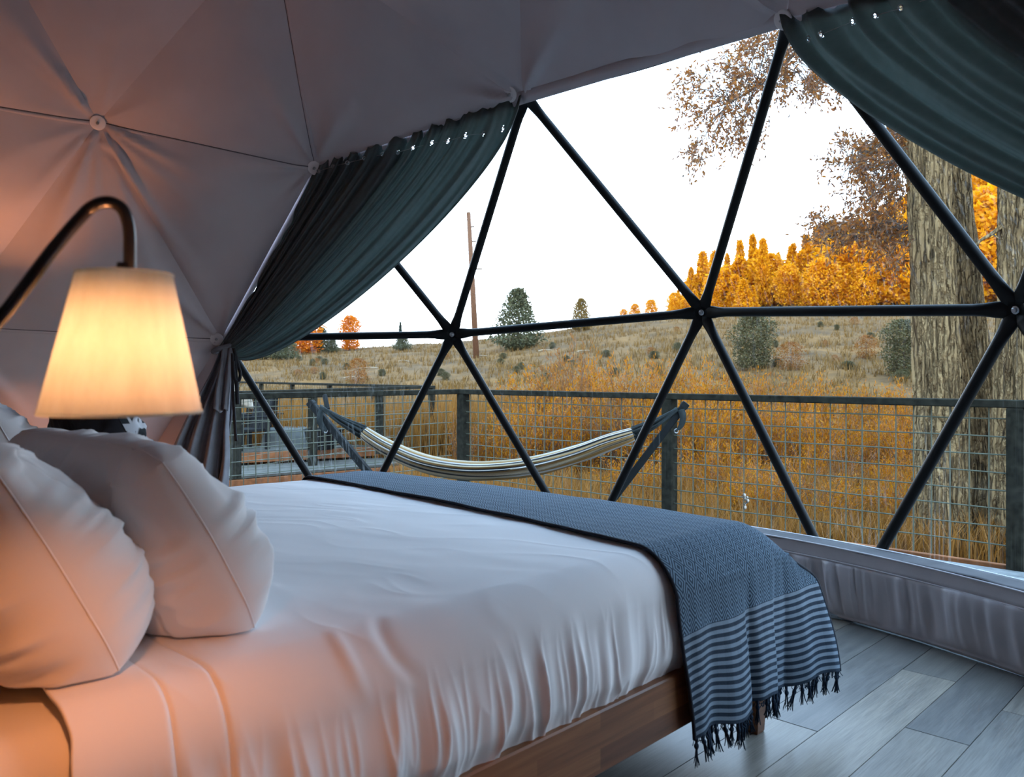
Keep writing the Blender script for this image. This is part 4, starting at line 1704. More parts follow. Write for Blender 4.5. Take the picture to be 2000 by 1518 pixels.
def tree(kind, p, h, wide, label, cat, group=None, name=None, k=None):
    pr = PROT[kind][rf.randrange(len(PROT[kind])) if k is None else k]
    root = empty(name or 'tree', p, label, cat, group)
    for me, nm in ((pr[0], 'foliage'), (pr[1], 'trunk')):
        o = bpy.data.objects.new(nm, me)
        link(o, root)
        if nm == 'foliage':
            o['kind'] = 'stuff'
    root.scale = (h * wide, h * wide, h)
    root.rotation_euler = (0, 0, rf.uniform(0, 6.28))
    return root


def tree_px(kind, u, vb, vt, label, cat, group=None, wide=1.0, dmin=14, name=None, k=None, d=None):
    if d is None:
        p = hit(u, vb, dmin)
    else:
        x = d * (u - 1000) / FPX
        p = np.array([x, d, float(ground(x, d))])
    h = EYE - p[1] * (vt - HOR) / FPX - p[2] + .05
    return tree(kind, p - ZX * .05, max(h, .3), wide, label, cat, group, name, k)


# the golden stand on the ridge
TU = [1325, 1350, 1372, 1395, 1420, 1445, 1470, 1492, 1520, 1548, 1575, 1600, 1625, 1650, 1680, 1710, 1740, 1770, 1810, 1850, 1890, 1930, 1965, 2000, 2040]
TV = [562, 532, 510, 500, 493, 487, 478, 474, 494, 490, 470, 456, 448, 440, 432, 424, 412, 396, 370, 345, 315, 300, 290, 285, 280]
for u, v in zip(TU, TV):
    tree_px('gold_cone' if rf.random() < .85 else 'gold_round', u, 0, v + rf.uniform(-20, 6), 'autumn tree coloured sunlit gold, standing at the back of the bright stand on the ridge', 'tree', 'back row of the golden stand', rf.uniform(.55, .85), d=rf.uniform(64, 76))
for rowi, (dlo, dhi, f0, f1, step) in enumerate(((60, 66, .62, .9, 19), (57, 61, .35, .7, 21))):
    u = 1318.0
    while u < 2040:
        v = np.interp(u, TU, TV)
        vb = np.interp(u, [1320, 1780], [612, 598])
        f = rf.uniform(f0, f1)
        if not (rowi == 1 and 1490 < u < 1560):
            tree_px('gold_round' if rf.random() < .6 else 'gold_cone', u, 0, vb - (vb - v) * f, 'golden leafy tree in the front rows of the bright stand on the ridge', 'tree', 'front rows of the golden stand', rf.uniform(.9, 1.4), d=rf.uniform(dlo, dhi))
        u += step * rf.uniform(.75, 1.3)

tree_px('gold_cone', 1490, 0, 470, 'tall thin golden conifer rising above the stand on the ridge', 'tree', wide=.6, d=62, k=0)
# left-hand skyline
tree_px('orange_round', 592, 692, 624, 'bright orange tree on the skyline right beside the curtain', 'tree', wide=1.75, k=0)
tree_px('orange_round', 683, 684, 618, 'small separate orange tree on the skyline above the far railing', 'tree', wide=.85, k=1)
tree_px('orange_round', 482, 705, 668, 'orange bush peeping out below the tied curtain', 'tree', wide=1.0, k=1)
tree_px('orange_round', 500, 703, 680, 'tiny orange shrub at the foot of the dark evergreens', 'shrub', wide=1.2, k=0)
tree_px('orange_round', 621, 690, 676, 'tiny orange shrub right of the bright orange tree', 'shrub', wide=1.2, k=0)
for u, vt, lab in ((512, 655, 'first'), (540, 650, 'second'), (563, 648, 'third')):
    tree_px('juniper', u, 702, vt, 'dark evergreen in the clump left of the bright orange tree', 'tree', 'evergreens left of the orange tree', wide=.9)
tree_px('juniper', 628, 690, 640, 'dark evergreen just right of the bright orange tree', 'tree', wide=1.1, k=0)
tree_px('juniper', 650, 688, 662, 'low dark evergreen between the two orange trees', 'tree', wide=1.3, k=1)
tree_px('pine', 782, 676, 630, 'thin small conifer poking above the horizontal frame tube', 'tree', wide=.55, k=1)
tree_px('juniper', 786, 684, 655, 'low juniper at the foot of the thin conifer', 'tree', wide=1.6, k=0)
tree_px('juniper', 1012, 684, 565, 'large grey-green juniper behind the horizontal frame tube beside the pole', 'tree', wide=1.05, k=0)
tree_px('olive', 1135, 646, 584, 'olive and orange tree on the skyline right of the large juniper', 'tree', wide=.95, k=1)
for u, vt, lab in ((1240, 594, 'left small golden tree of the pair on the skyline left of the stand'), (1272, 586, 'right small golden tree of the pair on the skyline left of the stand'), (1218, 604, 'tiny golden shrub on the skyline left of the paired trees')):
    tree_px('gold_round', u, 622, vt, lab, 'tree', wide=1.0)
tree_px('bush', 1472, 722, 607, 'rounded dark green bush on the bank below the golden stand', 'bush', wide=1.05, k=0)
tree_px('bush', 1765, 735, 625, 'dark bush left of the big tree trunk on the bank', 'bush', wide=1.15, k=1)
tree_px('russet', 1545, 722, 668, 'russet shrub right of the rounded green bush', 'shrub', wide=1.5, k=0)
tree_px('russet', 1692, 700, 655, 'dull russet shrub left of the dark bush by the trunk', 'shrub', wide=1.5, k=1)
tree_px('russet', 700, 752, 700, 'orange-brown shrub above the far railing of the neighbouring deck', 'shrub', wide=1.3, dmin=15, k=0)
rg = random.Random(12)
for k in range(46):
    u, v = rg.uniform(520, 1780), 0
    v = rg.uniform(np.interp(u, [480, 884, 1250, 1780], [700, 690, 645, 630]), 745)
    kind = rg.choice(['bush', 'russet', 'bush'])
    tree_px(kind, u, v, v - rg.uniform(7, 15), 'low scrubby sage clump dotted over the dry hillside', 'shrub', 'scrub clumps on the hillside', wide=rg.uniform(1.2, 2.0), name='sage_clump')

# utility pole
p = hit(931, 700)
h = EYE - p[1] * (415 - HOR) / FPX
xt = p[1] * (915 - 1000) / FPX
POLE = empty('utility_pole', p, 'tall leaning wooden utility pole on the hillside left of the juniper', 'pole')
top = np.array([xt, p[1], h])
MB().tube([p - ZX * .3, (p + top) / 2, top], [.15, .13, .10], 10).build('shaft', MT['pole_wood'], POLE, True)
for f, L in ((.90, .25), (.80, .3), (.70, .25), (.61, .5)):
    q = p + (top - p) * f
    MB().bar(q - np.array([.1, 0, 0]), q + np.array([L, 0, .02]), .06, .06).build('step_peg', MT['twig_bark'], POLE)
BRL = ['at the foot of the utility pole', 'lowest and leftmost, just above the far railing', 'just above the lowest one, left of the centre hub', 'below the thin conifer', 'below the right side of the large juniper', 'below the olive tree on the skyline']
for k, (u, v, ln) in enumerate(((935, 699, .9), (690, 742, .7), (718, 723, .9), (790, 708, .5), (1065, 688, .6), (1140, 690, .5))):
    q = hit(u, v)
    a = rg.uniform(-.4, .4)
    mb = MB()
    mb.tube(smooth_path([q + np.array([-ln / 2, 0, .05]), q + np.array([-.1, .1, .10]), q + np.array([ln / 2, 0, .07 + a * .1])], 4), [.03] * 8 + [.012], 6)
    tag(mb.build('fallen_branch', MT['dead_wood'], None, True, at=q), 'bleached dead branch on the hillside, ' + BRL[k], 'branch', 'bleached branches on the hillside')


# willow thicket
def willow_proto(seed, nst, nleaf, mat):
    rng = np.random.default_rng(seed)
    tb = MB()
    Ps, As = [], []
    for k in range(nst):
        a = rng.uniform(0, 2 * PI)
        sp = rng.uniform(.05, .42)
        h = rng.uniform(.55, 1.0)
        b = rng.uniform(0, .10)
        pts = [np.array([math.cos(a) * b, math.sin(a) * b, -.03])]
        for q in (.33, .66, 1.0):
            pts.append(np.array([math.cos(a) * (b + sp * q ** 1.4) + rng.normal(0, .02), math.sin(a) * (b + sp * q ** 1.4) + rng.normal(0, .02), h * q]))
        pts = smooth_path(pts, 3)
        tb.tube(pts, list(np.linspace(.006, .0016, len(pts))), 4)
        pts = np.array(pts)
        m_ = nleaf // nst
        f = rng.uniform(.12, 1, m_) * (len(pts) - 1)
        i = np.minimum(f.astype(int), len(pts) - 2)
        q = pts[i] + (pts[i + 1] - pts[i]) * (f - i)[:, None]
        q = q + rng.normal(0, .035, (m_, 3))
        ax = unit(unit(pts[i + 1] - pts[i]) + rng.normal(0, .65, (m_, 3)))
        Ps.append(q)
        As.append(ax)
    V, F = leaf_quads(np.concatenate(Ps), np.concatenate(As), .050, .0125, rng)
    me = mesh_np('foliage', V, F)
    me.materials.append(MT[mat])
    tm = mesh_np('stems', np.array(tb.V), tb.F, True)
    tm.materials.append(MT['twig_bark'])
    return me, tm


WP = [willow_proto(s, 30, 3000, 'willow_leaf') for s in (31, 32, 33)] + [willow_proto(34, 30, 2100, 'russet_leaf')]


def willow(u, d, vt, wide, lab, grp, k=None):
    x = d * (u - 1000) / FPX
    z = float(ground(x, d))
    h = EYE - d * (vt - HOR) / FPX - z
    pr = WP[rf.choice([0, 1, 2, 0, 1, 2, 3]) if k is None else k]
    root = empty('willow_shrub', (x, d, z - .02), lab, 'shrub', grp)
    for me, nm in ((pr[0], 'foliage'), (pr[1], 'stems')):
        o = bpy.data.objects.new(nm, me)
        o['kind'] = 'stuff'
        link(o, root)
    root.scale = (h * wide, h * wide, h)
    root.rotation_euler = (0, 0, rf.uniform(0, 6.28))


HU = [960, 1000, 1060, 1120, 1200, 1300, 1370, 1430, 1500, 1560, 1620, 1700, 1780, 1960, 2060]
HV = [752, 735, 712, 690, 695, 700, 703, 715, 722, 738, 738, 745, 750, 752, 752]
u = 985.0
while u < 1790:
    willow(u, rf.uniform(13.2, 15.0), np.interp(u, HU, HV) + rf.uniform(-8, 12), rf.uniform(.55, .75), 'orange willow shrub in the tall back row of the thicket behind the railing', 'back row of willows')
    u += rf.uniform(30, 46)
u = 905.0
while u < 1800:
    willow(u, rf.uniform(11.2, 12.4), np.interp(u, HU, HV) + rf.uniform(40, 80), rf.uniform(.7, .9), 'orange willow shrub in the middle row of the thicket behind the railing', 'middle row of willows')
    u += rf.uniform(40, 62)
u = 1230.0
ORD = ['first', 'second', 'third', 'fourth', 'fifth', 'sixth', 'seventh', 'eighth', 'ninth', 'tenth', 'eleventh', 'twelfth', 'thirteenth']
wi = 0
while u < 1790:
    willow(u, rf.uniform(8.9, 10.2), rf.uniform(840, 900), rf.uniform(.8, 1.05), ORD[wi] + ' from the left of the low leafy willows close behind the wire mesh', 'front row of willows')
    wi += 1
    u += rf.uniform(52, 84)
u = 1425.0
wi = 0
while u < 1785:
    willow(u, rf.uniform(7.3, 8.2), rf.uniform(885, 945), rf.uniform(.9, 1.2), ORD[wi] + ' from the left of the knee-high orange willows nearest the wire mesh', 'nearest willows')
    wi += 1
    u += rf.uniform(50, 75)
for u in (1920, 1965, 2010, 1890):
    willow(u, rf.uniform(9.2, 11), rf.uniform(760, 900), .7, 'orange willow shrub between and beyond the big tree trunks', 'willows by the trunks')
for u, vt in ((640, 786), (760, 790), (840, 788), (540, 792)):
    willow(u, 15.2, vt, .8, 'ochre willow shrub behind the neighbouring deck', 'willows behind the far deck')
willow(1118, 12.8, 655, .42, 'bare reddish willow standing taller than the thicket left of the centre tube', None, 3)


# ------------------------------------------------------------------ big cottonwoods
def trunk(name, st, parent, seed, n=110, m_=300):
    """st: stations (u, v, radius px, depth)"""
    st = sorted(st, key=lambda s: -s[1])
    C = np.array([px(u, v, d) for u, v, r, d in st])
    Rr = np.array([r * d / FPX for u, v, r, d in st])
    zz = np.linspace(C[0, 2], C[-1, 2], m_)
    cx, cy, rr = (np.interp(zz, C[:, 2], q) for q in (C[:, 0], C[:, 1], Rr))
    ker = np.ones(21) / 21
    pad = lambda q: np.convolve(np.pad(q, 10, 'edge'), ker, 'valid')
    cx, cy, rr = pad(cx), pad(cy), pad(rr)
    a = np.linspace(0, 2 * PI, n, endpoint=False)
    Zg, Ag = np.meshgrid(zz, a, indexing='ij')
    q = np.stack([np.cos(Ag).ravel() * 1.0 + seed, np.sin(Ag).ravel(), Zg.ravel() * .55], 1)
    warp = vn(q * 4, seed + 3)[:, None] * .12
    f = 1 - np.abs(vn((q + warp) * np.array([7, 7, 2.6]), seed)) * 1.6
    g = 1 - np.abs(vn((q + warp) * np.array([13, 13, 5]), seed + 1)) * 1.6
    big = vn(q * np.array([1.6, 1.6, 1.2]), seed + 2)
    dsp = (-.030 * np.clip(f, 0, 1) ** 3 - .016 * np.clip(g, 0, 1) ** 3 + .022 * big + .006 * vn(q * np.array([30, 30, 16]), seed + 5)).reshape(Zg.shape)
    rad = rr[:, None] + dsp * np.clip(rr[:, None] / .18, .5, 1.3)
    P = np.stack([cx[:, None] + rad * np.cos(Ag), cy[:, None] + rad * np.sin(Ag), Zg], 2)
    return mk(name, P.reshape(-1, 3), grid_faces(m_, n, True)[:, ::-1], MT['bark'], parent, True)


T1_ = empty('cottonwood_tree', px(1840, 1110, 7.0), 'great cottonwood with two grey furrowed trunks behind the railing', 'tree')
trunk('trunk', [(1792, -420, 36, 7.0), (1800, 0, 40, 7.0), (1814, 300, 41, 7.0), (1818, 450, 40, 7.0), (1825, 620, 41, 7.0), (1830, 760, 44, 7.0), (1836, 850, 47, 7.0), (1840, 1000, 50, 7.0), (1842, 1100, 58, 7.0), (1842, 1150, 66, 7.0)], T1_, 3)
trunk('trunk', [(1822, -420, 28, 7.15), (1840, 0, 30, 7.15), (1860, 300, 32, 7.15), (1870, 420, 31, 7.2), (1880, 520, 30, 7.2), (1892, 620, 28, 7.25), (1903, 700, 28, 7.3), (1917, 820, 30, 7.3), (1922, 950, 32, 7.3), (1916, 1060, 40, 7.2), (1905, 1150, 52, 7.2)], T1_, 9)
trunk('root_flare', [(1938, 940, 13, 7.0), (1922, 985, 14, 7.0), (1900, 1040, 15, 7.0), (1885, 1110, 18, 7.0)], T1_, 13, 40, 80)
T2_ = empty('cottonwood_tree', px(1985, 1110, 6.7), 'broad furrowed trunk at the right edge, cut by the frame tube', 'tree')
trunk('trunk', [(2010, -300, 44, 6.7), (2006, 200, 46, 6.7), (2001, 400, 47, 6.7), (1999, 600, 47, 6.7), (1994, 760, 49, 6.7), (1988, 880, 50, 6.7), (1984, 1000, 52, 6.7), (1980, 1110, 62, 6.7)], T2_, 23)
mb = MB()
mb.tube(smooth_path([px(1960, 440, 6.7), px(1935, 458, 6.68), px(1915, 470, 6.66), px(1895, 492, 6.64)], 5), list(np.linspace(.022, .006, 16)), 7)
mb.tube([px(1938, 456, 6.68), px(1950, 466, 6.66), px(1958, 468, 6.66)], [.008, .006, .004], 6)
mb.build('branch', MT['bark'], T2_, True)
rb = np.random.default_rng(77)


def leafy_branch(parent, path, spots, mat, leaf=.052):
    main = smooth_path([px(*q) for q in path], 6)
    MB().tube(main, list(np.linspace(.030, .008, len(main))), 7).build('branch', MT['twig_bark'], parent, True)
    M_ = np.array(main)
    tw = MB()
    Ps, As = [], []
    for (u, v, ru, rv, d, n) in spots:
        for k in range(n):
            a, r = rb.uniform(0, 2 * PI), rb.uniform(0, 1) ** .5
            c = px(u + ru * r * math.cos(a), v + rv * r * math.sin(a), d + rb.uniform(-.7, .7))
            nb = M_[np.argmin(np.linalg.norm(M_ - c, axis=1))]
            out = unit(c - nb) * .7 + rb.normal(0, .5, 3) + np.array([-.25, 0, -.25])
            out = unit(out)
            L = rb.uniform(.20, .42)
            q0 = c - out * L * .5
            q1 = c
            q2 = c + out * L * .5 + np.array([0, 0, -.05])
            tw.tube([q0, q1, q2], [.0026, .002, .001], 3, cap=False)
            if rb.uniform() < .35:
                tw.tube([nb + (c - nb) * .1, (nb + q0) / 2 + np.array([0, 0, .03]), q0], [.005, .004, .0026], 4, cap=False)
            m_ = int(L / .020)
            t_ = rb.uniform(0, 1, m_)[:, None]
            pos = np.where(t_ < .5, q0 + (q1 - q0) * t_ * 2, q1 + (q2 - q1) * (t_ * 2 - 1)) + rb.normal(0, .012, (m_, 3))
            Ps.append(pos)
            As.append(unit(out + rb.normal(0, .75, (m_, 3)) + np.array([0, 0, -.3])))
    tag(tw.build('twigs', MT['twig_bark'], parent), kind='stuff')
    V, F = leaf_quads(np.concatenate(Ps), np.concatenate(As), leaf, leaf * .36, rb)
    tag(mk('foliage', V, F, MT[mat], parent), kind='stuff')


leafy_branch(T1_, [(1800, -260, 7.2), (1680, -80, 7.6), (1590, 60, 7.8), (1520, 135, 8.0), (1470, 175, 8.0), (1425, 200, 8.0)],
             [(1400, 190, 80, 85, 8.0, 120), (1480, 130, 70, 60, 8.0, 90), (1470, 70, 50, 40, 8.0, 40), (1440, 255, 60, 40, 8.0, 40), (1365, 300, 25, 25, 8.0, 22), (1560, 130, 60, 60, 7.9, 75), (1620, 160, 45, 40, 7.8, 45), (1545, 60, 50, 40, 7.9, 40)], 'cottonwood_leaf')
leafy_branch(T1_, [(1800, 300, 7.1), (1740, 290, 7.4), (1700, 300, 7.6), (1660, 320, 7.8)],
             [(1730, 300, 55, 60, 7.7, 110), (1670, 310, 60, 45, 7.8, 65), (1710, 390, 70, 50, 7.7, 110), (1755, 260, 40, 50, 7.6, 55)], 'cottonwood_leaf')
leafy_branch(T1_, [(1795, 440, 7.1), (1730, 450, 7.4), (1680, 460, 7.6), (1620, 465, 7.8)],
             [(1700, 450, 80, 35, 7.7, 80), (1630, 455, 50, 25, 7.8, 45), (1740, 480, 40, 50, 7.6, 45), (1600, 430, 30, 22, 7.8, 16)], 'cottonwood_leaf')

# ------------------------------------------------------------------ deck around the dome and its railing
SF, TC = 5.27, 5.76              # railing planes: in front (constant s) and at the left (constant t)
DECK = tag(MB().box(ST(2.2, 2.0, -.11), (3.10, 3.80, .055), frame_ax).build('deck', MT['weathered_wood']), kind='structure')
for k in range(22):
    s_ = 2.25 + k * .142
    if s_ + .136 < SF + .05:
        MB().box(ST(s_ + .068, 2.0, -.043), (.067, 3.80, .011), frame_ax, .004).build('deck_board', MT['deck_board'], DECK)
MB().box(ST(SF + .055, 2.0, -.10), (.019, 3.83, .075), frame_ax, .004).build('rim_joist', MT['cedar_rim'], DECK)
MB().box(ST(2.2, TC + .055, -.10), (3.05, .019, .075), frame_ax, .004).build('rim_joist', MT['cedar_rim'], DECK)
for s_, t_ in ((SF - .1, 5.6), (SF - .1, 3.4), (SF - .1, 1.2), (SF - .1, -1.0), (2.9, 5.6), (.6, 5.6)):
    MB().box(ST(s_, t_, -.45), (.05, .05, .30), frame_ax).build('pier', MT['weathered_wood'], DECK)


def railing(name, origin_, dirv, length, posts, label, ztop, zbot, cell, wire_r, rail_w=.085, rail_h=.045, mid=None, top_cap=True):
    """posts, top rail and welded wire between them; origin_ at deck level"""
    root = empty(name, origin_, label, 'railing')
    dv_ = np.array([dirv[0], dirv[1], 0.0])
    dv_ = dv_ / np.linalg.norm(dv_)
    sd_ = np.cross(ZX, dv_)
    o = np.asarray(origin_, float)
    z0 = o[2]
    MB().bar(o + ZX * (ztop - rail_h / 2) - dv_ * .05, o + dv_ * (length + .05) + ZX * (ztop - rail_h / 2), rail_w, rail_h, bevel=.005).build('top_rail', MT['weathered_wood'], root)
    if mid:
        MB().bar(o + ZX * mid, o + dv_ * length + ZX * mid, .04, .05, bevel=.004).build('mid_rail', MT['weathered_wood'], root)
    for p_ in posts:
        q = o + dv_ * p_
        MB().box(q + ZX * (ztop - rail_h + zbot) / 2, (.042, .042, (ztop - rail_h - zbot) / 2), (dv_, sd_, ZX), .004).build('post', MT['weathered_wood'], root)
    ps = sorted(list(posts) + ([] if min(posts) < 1 else [.06]))
    for a_, b_ in zip(ps[:-1], ps[1:]):
        mb = MB()
        n = int((b_ - a_) / cell)
        off_ = sd_ * .0
        for k in range(1, n + 1):
            q = o + dv_ * (a_ + k * cell) + off_
            mb.tube([q + ZX * .02, q + ZX * (ztop - rail_h)], wire_r, 5, cap=False)
        z_ = ztop - rail_h - .62 * cell
        while z_ > .03:
            # slight waviness of the panel's horizontal wires
            pts = [o + dv_ * w_ + off_ + ZX * (z_ + .002 * math.sin(w_ * 7 + z_ * 30)) for w_ in np.linspace(a_ + .03, b_ - .03, 14)]
            mb.tube(pts, wire_r, 5, cap=False)
            z_ -= cell
        mb.build('wire_panel', MT['galvanised_wire'], root)
    return root


railing('deck_railing', ST(SF, TC, -.03), -B2, 7.2, [.06, 2.33, 4.60, 6.87], 'wooden railing with square wire mesh in front of the orange thicket', .943, -.42, .1016, .0042)
railing('deck_railing', ST(SF, TC, -.03), -A2, 4.6, [2.42, 4.5], 'left return of the wire mesh railing running back behind the curtain', .943, -.42, .1016, .0040)

# ------------------------------------------------------------------ hammock on its stand, between the dome and the railing
HL, HR = px(624, 800, 6.15), px(1326, 800, 5.62)
STAND = empty('hammock_stand', np.array([(HL[0] + HR[0]) / 2, (HL[1] + HR[1]) / 2, 0]), 'dark steel hammock stand with slanting square legs', 'stand')
FLz = -.03
L0, L1 = px(700, 895, 6.05), px(1250, 903, 5.68)
for top_, low_, tip in ((HL, L0, px(606, 786, 6.17)), (HR, L1, px(1340, 788, 5.60))):
    d_ = (low_ - top_)
    k = (top_[2] - (FLz + .03)) / (-d_[2])
    foot = top_ + d_ * k
    MB().bar(tip, foot, .050, .050, bevel=.006).build('leg', MT['stand_steel'], STAND)
    MB().bar(tip - (foot - tip) / np.linalg.norm(foot - tip) * .004, tip + (foot - tip) / np.linalg.norm(foot - tip) * .035, .056, .056, bevel=.006).build('end_cap', MT['stand_steel'], STAND)
    cr_ = np.cross(unit(HR - HL), ZX)
    MB().bar(foot - cr_ * .5 - ZX * .005, foot + cr_ * .5 - ZX * .005, .05, .05, bevel=.006).build('cross_foot', MT['stand_steel'], STAND)
    if top_ is HL:
        footL = foot
    else:
        footR = foot
MB().bar(footL, footR, .05, .05, bevel=.006).build('base_bar', MT['stand_steel'], STAND)
tipL2 = px(631, 768, 6.2)
MB().bar(px(634, 772, 6.25), px(640, 800, 6.2), .03, .03, bevel=.004).build('hook_post', MT['stand_steel'], STAND)

HAM = empty('hammock', (HL + HR) / 2, 'striped cream, tan and black hammock sagging across the stand', 'hammock')
spine = [(712, 840, 6.05), (760, 868, 6.0), (830, 897, 5.93), (905, 910, 5.86), (975, 910, 5.80), (1050, 900, 5.76), (1130, 878, 5.72), (1190, 856, 5.68), (1236, 842, 5.66)]
Cc = np.array(smooth_path([px(*q) for q in spine], 12))
n = len(Cc)
K = 72
tg = unit(np.gradient(Cc, axis=0))
f = np.linspace(0, 1, n)
wid = .035 + .115 * np.sin(f * PI) ** .6          # half width, across
hei = .050 + .030 * np.sin(f * PI) ** .6          # half height
V = np.zeros((n, K, 3))
UVh = np.zeros((n, K, 2))
for i in range(n):
    sd_ = unit(np.cross(tg[i], ZX))
    up_ = np.cross(sd_, tg[i])
    a = np.linspace(0, 2 * PI, K, endpoint=False)
    rip = 1 + .10 * np.sin(a * 9 + 2 * math.sin(f[i] * 5)) + .05 * np.sin(a * 17 + f[i] * 6)
    cup = np.where(np.sin(a) > 0, .45, 1.0)
    V[i] = Cc[i] + sd_ * (np.cos(a) * wid[i] * rip)[:, None] + up_ * (np.sin(a) * hei[i] * rip * cup - .012)[:, None] - up_ * (.012 * np.cos(a * 2) * (np.sin(a) > 0))[:, None]
    UVh[i, :, 0] = f[i] * 2.6
    UVh[i, :, 1] = (np.arange(K) / K * 2 + .15) % 1.0
mk('cloth', V.reshape(-1, 3), grid_faces(n, K, True), MT['hammock'], HAM, True, UVh.reshape(-1, 2))
for end, tip, sgn in ((V[0], px(626, 795, 6.12), 1), (V[-1], px(1322, 800, 5.60), -1)):
    for k in range(0, K, 6):
        p0 = end[k]
        p1 = tip + np.array([0, 0, .012 * math.cos(k)]) + np.array([0, .02 * math.sin(k), 0])
        MB().tube([p0, p0 + (p1 - p0) * .5 - ZX * .01, p1], [.011, .008, .007], 6).build('cord', MT['hammock_rope'], HAM, True)
    MB().tube(list(end[::3]) + [end[0]], .008, 6, cap=False).build('end_band', MT['hammock_rope'], HAM, True)
for pts in ([(628, 800, 6.1), (624, 818, 6.09), (630, 835, 6.09), (636, 842, 6.09)], [(1330, 800, 5.58), (1334, 815, 5.57), (1330, 833, 5.57), (1321, 842, 5.57)]):
    Pth = np.array(smooth_path([px(*q) for q in pts], 6))
    G_ = np.stack([Pth + np.array([-.022, 0, -.006]), Pth + np.array([.022, 0, .006])], 1)
    Vv, Ff, _ = solid_grid(G_, .006)
    mk('loose_strap', Vv, Ff, MT['hammock_rope'], HAM, True)
    c = Pth[-1]
    MB().tube([c + np.array([math.cos(a) * .014, 0, math.sin(a) * .014]) for a in np.linspace(0, 2 * PI, 13)], .003, 5, cap=False).build('buckle_ring', MT['bolt_steel'], HAM, True)

# ------------------------------------------------------------------ neighbouring deck beyond the left railing
ND = empty('neighbour_deck', px(640, 880, 11), 'neighbouring wooden deck on two levels with rusty orange rim boards', 'deck')


def slab(name, corners, th, mat, parent=ND):
    c = [np.asarray(q, float) for q in corners]
    n_ = len(c)
    Vv = [*c, *[q - ZX * th for q in c]]
    Ff = [tuple(range(n_)), tuple(range(2 * n_ - 1, n_ - 1, -1))] + [(i, n_ + i, n_ + (i + 1) % n_, (i + 1) % n_) for i in range(n_)]
    return mk(name, Vv, Ff, MT[mat], parent)


def at_z(u, d, z):
    return np.array([d * (u - 1000) / FPX, d, z])


cN = at_z(856, 13.1, -.03)
eL = at_z(380, 11.2, -.03)
nb = 10
back0, back1 = at_z(420, 21.0, -.03), at_z(862, 13.5, -.03)
far0 = at_z(300, 17.0, -.03)
for k in range(nb):
    f0, f1 = k / nb, (k + .96) / nb
    q = [eL + (far0 - eL) * f0, cN + (at_z(470, 20.0, -.03) - cN) * f0, cN + (at_z(470, 20.0, -.03) - cN) * f1, eL + (far0 - eL) * f1]
    slab('deck_board', q, .03, 'deck_grey')
dn = unit(cN - eL)
MB().bar(eL - ZX * .09 - dn * .1, cN - ZX * .09 + dn * .05, .04, .14, bevel=.004).build('rim_joist', MT['cedar_rim'], ND)
# lower level in front
lz = -.22
a0, a1 = at_z(380, 9.9, lz), at_z(815, 12.0, lz)
b0_, b1_ = eL - ZX * .19, cN - ZX * .19 - dn * .3
for k in range(4):
    f0, f1 = k / 4, (k + .95) / 4
    slab('step_board', [a0 + (b0_ - a0) * f0, a1 + (b1_ - a1) * f0, a1 + (b1_ - a1) * f1, a0 + (b0_ - a0) * f1], .03, 'deck_grey')
dn2 = unit(a1 - a0)
MB().bar(a0 - ZX * .125, a1 - ZX * .125, .04, .17, bevel=.004).build('rim_joist', MT['cedar_rim'], ND)
for f in (.15, .5, .85):
    q = a0 + (a1 - a0) * f
    MB().box(q - ZX * .42 + np.array([0, .15, 0]), (.06, .06, .22)).build('pier', MT['weathered_wood'], ND)
    q = eL + (cN - eL) * f
    MB().box(q - ZX * .42 + np.array([0, .3, 0]), (.06, .06, .28)).build('pier', MT['weathered_wood'], ND)

rA, rB = at_z(843, 13.2, -.03), at_z(440, 8.6, -.03)
rB = rA + (at_z(470, 9.0, -.03) - rA)
railing('neighbour_railing', rA, (rB - rA)[:2], float(np.linalg.norm(rB - rA)), [0.0, 1.6, 3.2, 4.6], 'nearer weathered railing of the neighbouring deck, slanting left', .90, -.05, .12, .003)
rC = at_z(455, 21.0, -.03)
railing('neighbour_railing', rA + np.array([-.1, .1, 0]), (rC - rA)[:2], float(np.linalg.norm(rC - rA)), [1.8, 3.7, 5.6, 7.5, 9.2], 'farther weathered railing of the neighbouring deck, topped by a plain rail', .90, -.05, .12, .003, mid=.32)
c = at_z(632, 11.9, -.03)
FP = empty('fire_pit', c, 'dark round steel fire pit on the neighbouring deck', 'fire pit')
MB().lathe(c, ZX, [(.0001, .02), (.14, .0), (.16, .02), (.25, .14), (.27, .26), (.285, .27), (.285, .285), (.25, .285), (.22, .16), (.0001, .10)], 26).build('bowl', MT['pit_steel'], FP, True)
MB().lathe(c + ZX * .28, ZX, [(.29, 0), (.30, .008), (.29, .016), (.27, .016), (.27, 0), (.29, 0)], 26).build('rim', MT['pit_steel'], FP, True)
c = at_z(565, 12.6, -.03)
TB = empty('covered_table', c, 'low table under a pale grey cover beside the fire pit', 'table')
Vv, Ff = [], []
for z_, w_ in ((0, .36), (.16, .33), (.25, .30), (.27, .27)):
    for k in range(16):
        a = 2 * PI * k / 16
        r_q = w_ / max(abs(math.cos(a)), abs(math.sin(a))) ** .8 * (1 + .03 * math.sin(a * 8) * (z_ < .2))
        Vv.append(c + np.array([math.cos(a) * r_q, math.sin(a) * r_q, z_]))
for i in range(3):
    for k in range(16):
        Ff.append((i * 16 + k, i * 16 + (k + 1) % 16, i * 16 + 16 + (k + 1) % 16, i * 16 + 16 + k))
Ff.append(tuple(48 + k for k in range(16)))
mk('cover', Vv, Ff, MT['tarp_grey'], TB)
for q in (-.2, .2):
    MB().box(c + np.array([q, -.2, .02]), (.02, .02, .02)).build('leg', MT['pit_steel'], TB)


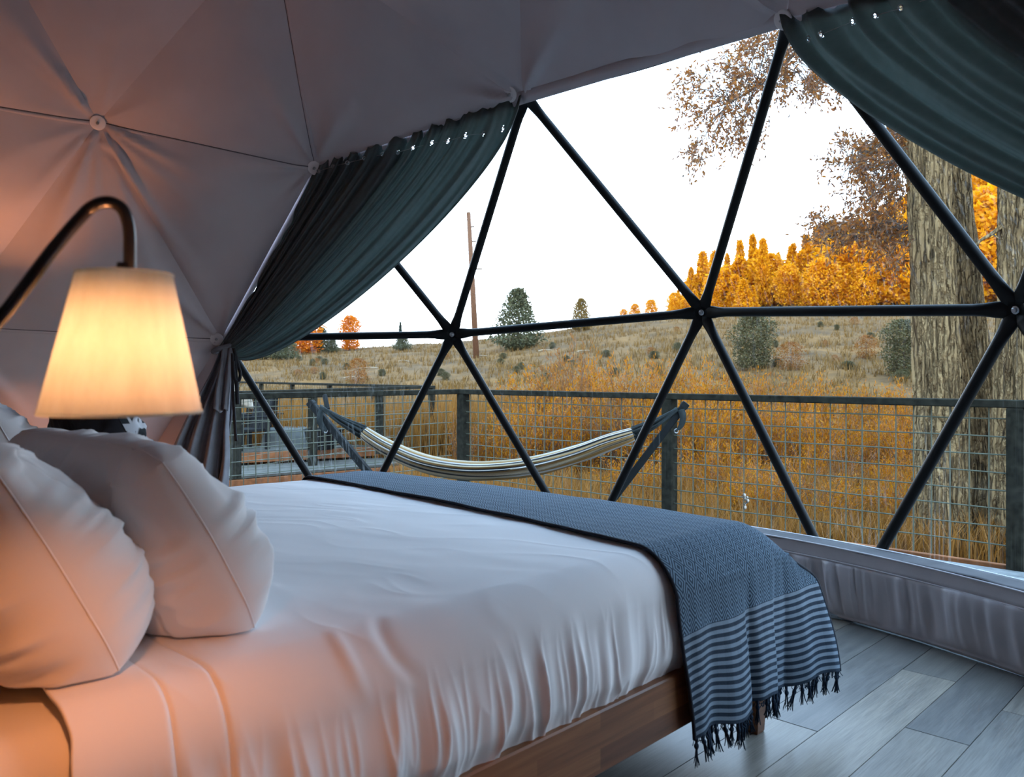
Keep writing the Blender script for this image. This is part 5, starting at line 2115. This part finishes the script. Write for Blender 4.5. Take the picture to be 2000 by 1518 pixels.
def deck_chair(c, rot, label, mat, group):
    root = empty('deck_chair', c, label, 'chair', group)
    cx_, sx_ = math.cos(rot), math.sin(rot)
    X, Y = np.array([cx_, sx_, 0]), np.array([-sx_, cx_, 0])
    MB().box(c + ZX * .28, (.24, .22, .02), (X, Y, unit(ZX + Y * .15)), .006).build('seat', MT[mat], root)
    for k in range(5):
        MB().box(c + X * (-.19 + .095 * k) - Y * .26 + ZX * .55, (.042, .012, .28), (X, unit(Y + ZX * .3), unit(ZX - Y * .3)), .004).build('back_slat', MT[mat], root)
    for sx in (-1, 1):
        MB().box(c + X * sx * .27 + ZX * .47, (.05, .30, .012), (X, Y, ZX), .004).build('arm', MT[mat], root)
        MB().box(c + X * sx * .25 + Y * .22 + ZX * .23, (.025, .03, .23), (X, Y, ZX), .004).build('leg', MT[mat], root)
        MB().box(c + X * sx * .25 - Y * .20 + ZX * .22, (.025, .03, .22), (X, Y, ZX), .004).build('leg', MT[mat], root)
    return root


deck_chair(at_z(505, 12.9, -.03), .5, 'dark slatted chair on the neighbouring deck beside the covered table', 'pit_steel', None)
ch = deck_chair(at_z(480, 11.9, -.03), 2.4, 'dark chair with a white towel over its back, half hidden by the railing post', 'pit_steel', None)
c = at_z(480, 11.9, -.03)
Xg, Yg = np.meshgrid(np.linspace(-.17, .17, 14), np.linspace(0, 1, 16), indexing='ij')
Vv, Ff, _ = solid_grid(np.stack([c[0] + Xg, c[1] - .30 + .10 * np.cos(Yg * 5) + .02 * np.sin(Xg * 40), .58 + .20 * np.sin(Yg * PI) + .02 * np.sin(Xg * 25)], 2), .012)
tag(mk('towel', Vv, Ff, MT['bone_white'], None, True, at=c), 'crumpled white towel hanging on a dark chair beyond the left railing', 'towel')

# neighbouring tent, a sliver of canvas left of the window
TN_ = empty('canvas_tent', (-7.75, 15.0, -.6), 'beige canvas dome tent seen as a sliver beside the tied curtain', 'tent')
prof = [(2.95 * math.cos(a), 2.95 * math.sin(a) * 1.0) for a in np.linspace(0, PI / 2 - .01, 14)]
MB().lathe((-7.75, 15.0, -.6), ZX, [(2.95, -.1)] + prof, 36).build('canvas', MT['tent_canvas'], TN_, True)
for k in range(12):
    a = 2 * PI * k / 12
    MB().tube([np.array([-7.75, 15.0, -.6]) + np.array([math.cos(a) * r * 1.005, math.sin(a) * r * 1.005, z * 1.005]) for r, z in prof], .02, 5).build('pole_sleeve', MT['tent_canvas'], TN_, True)
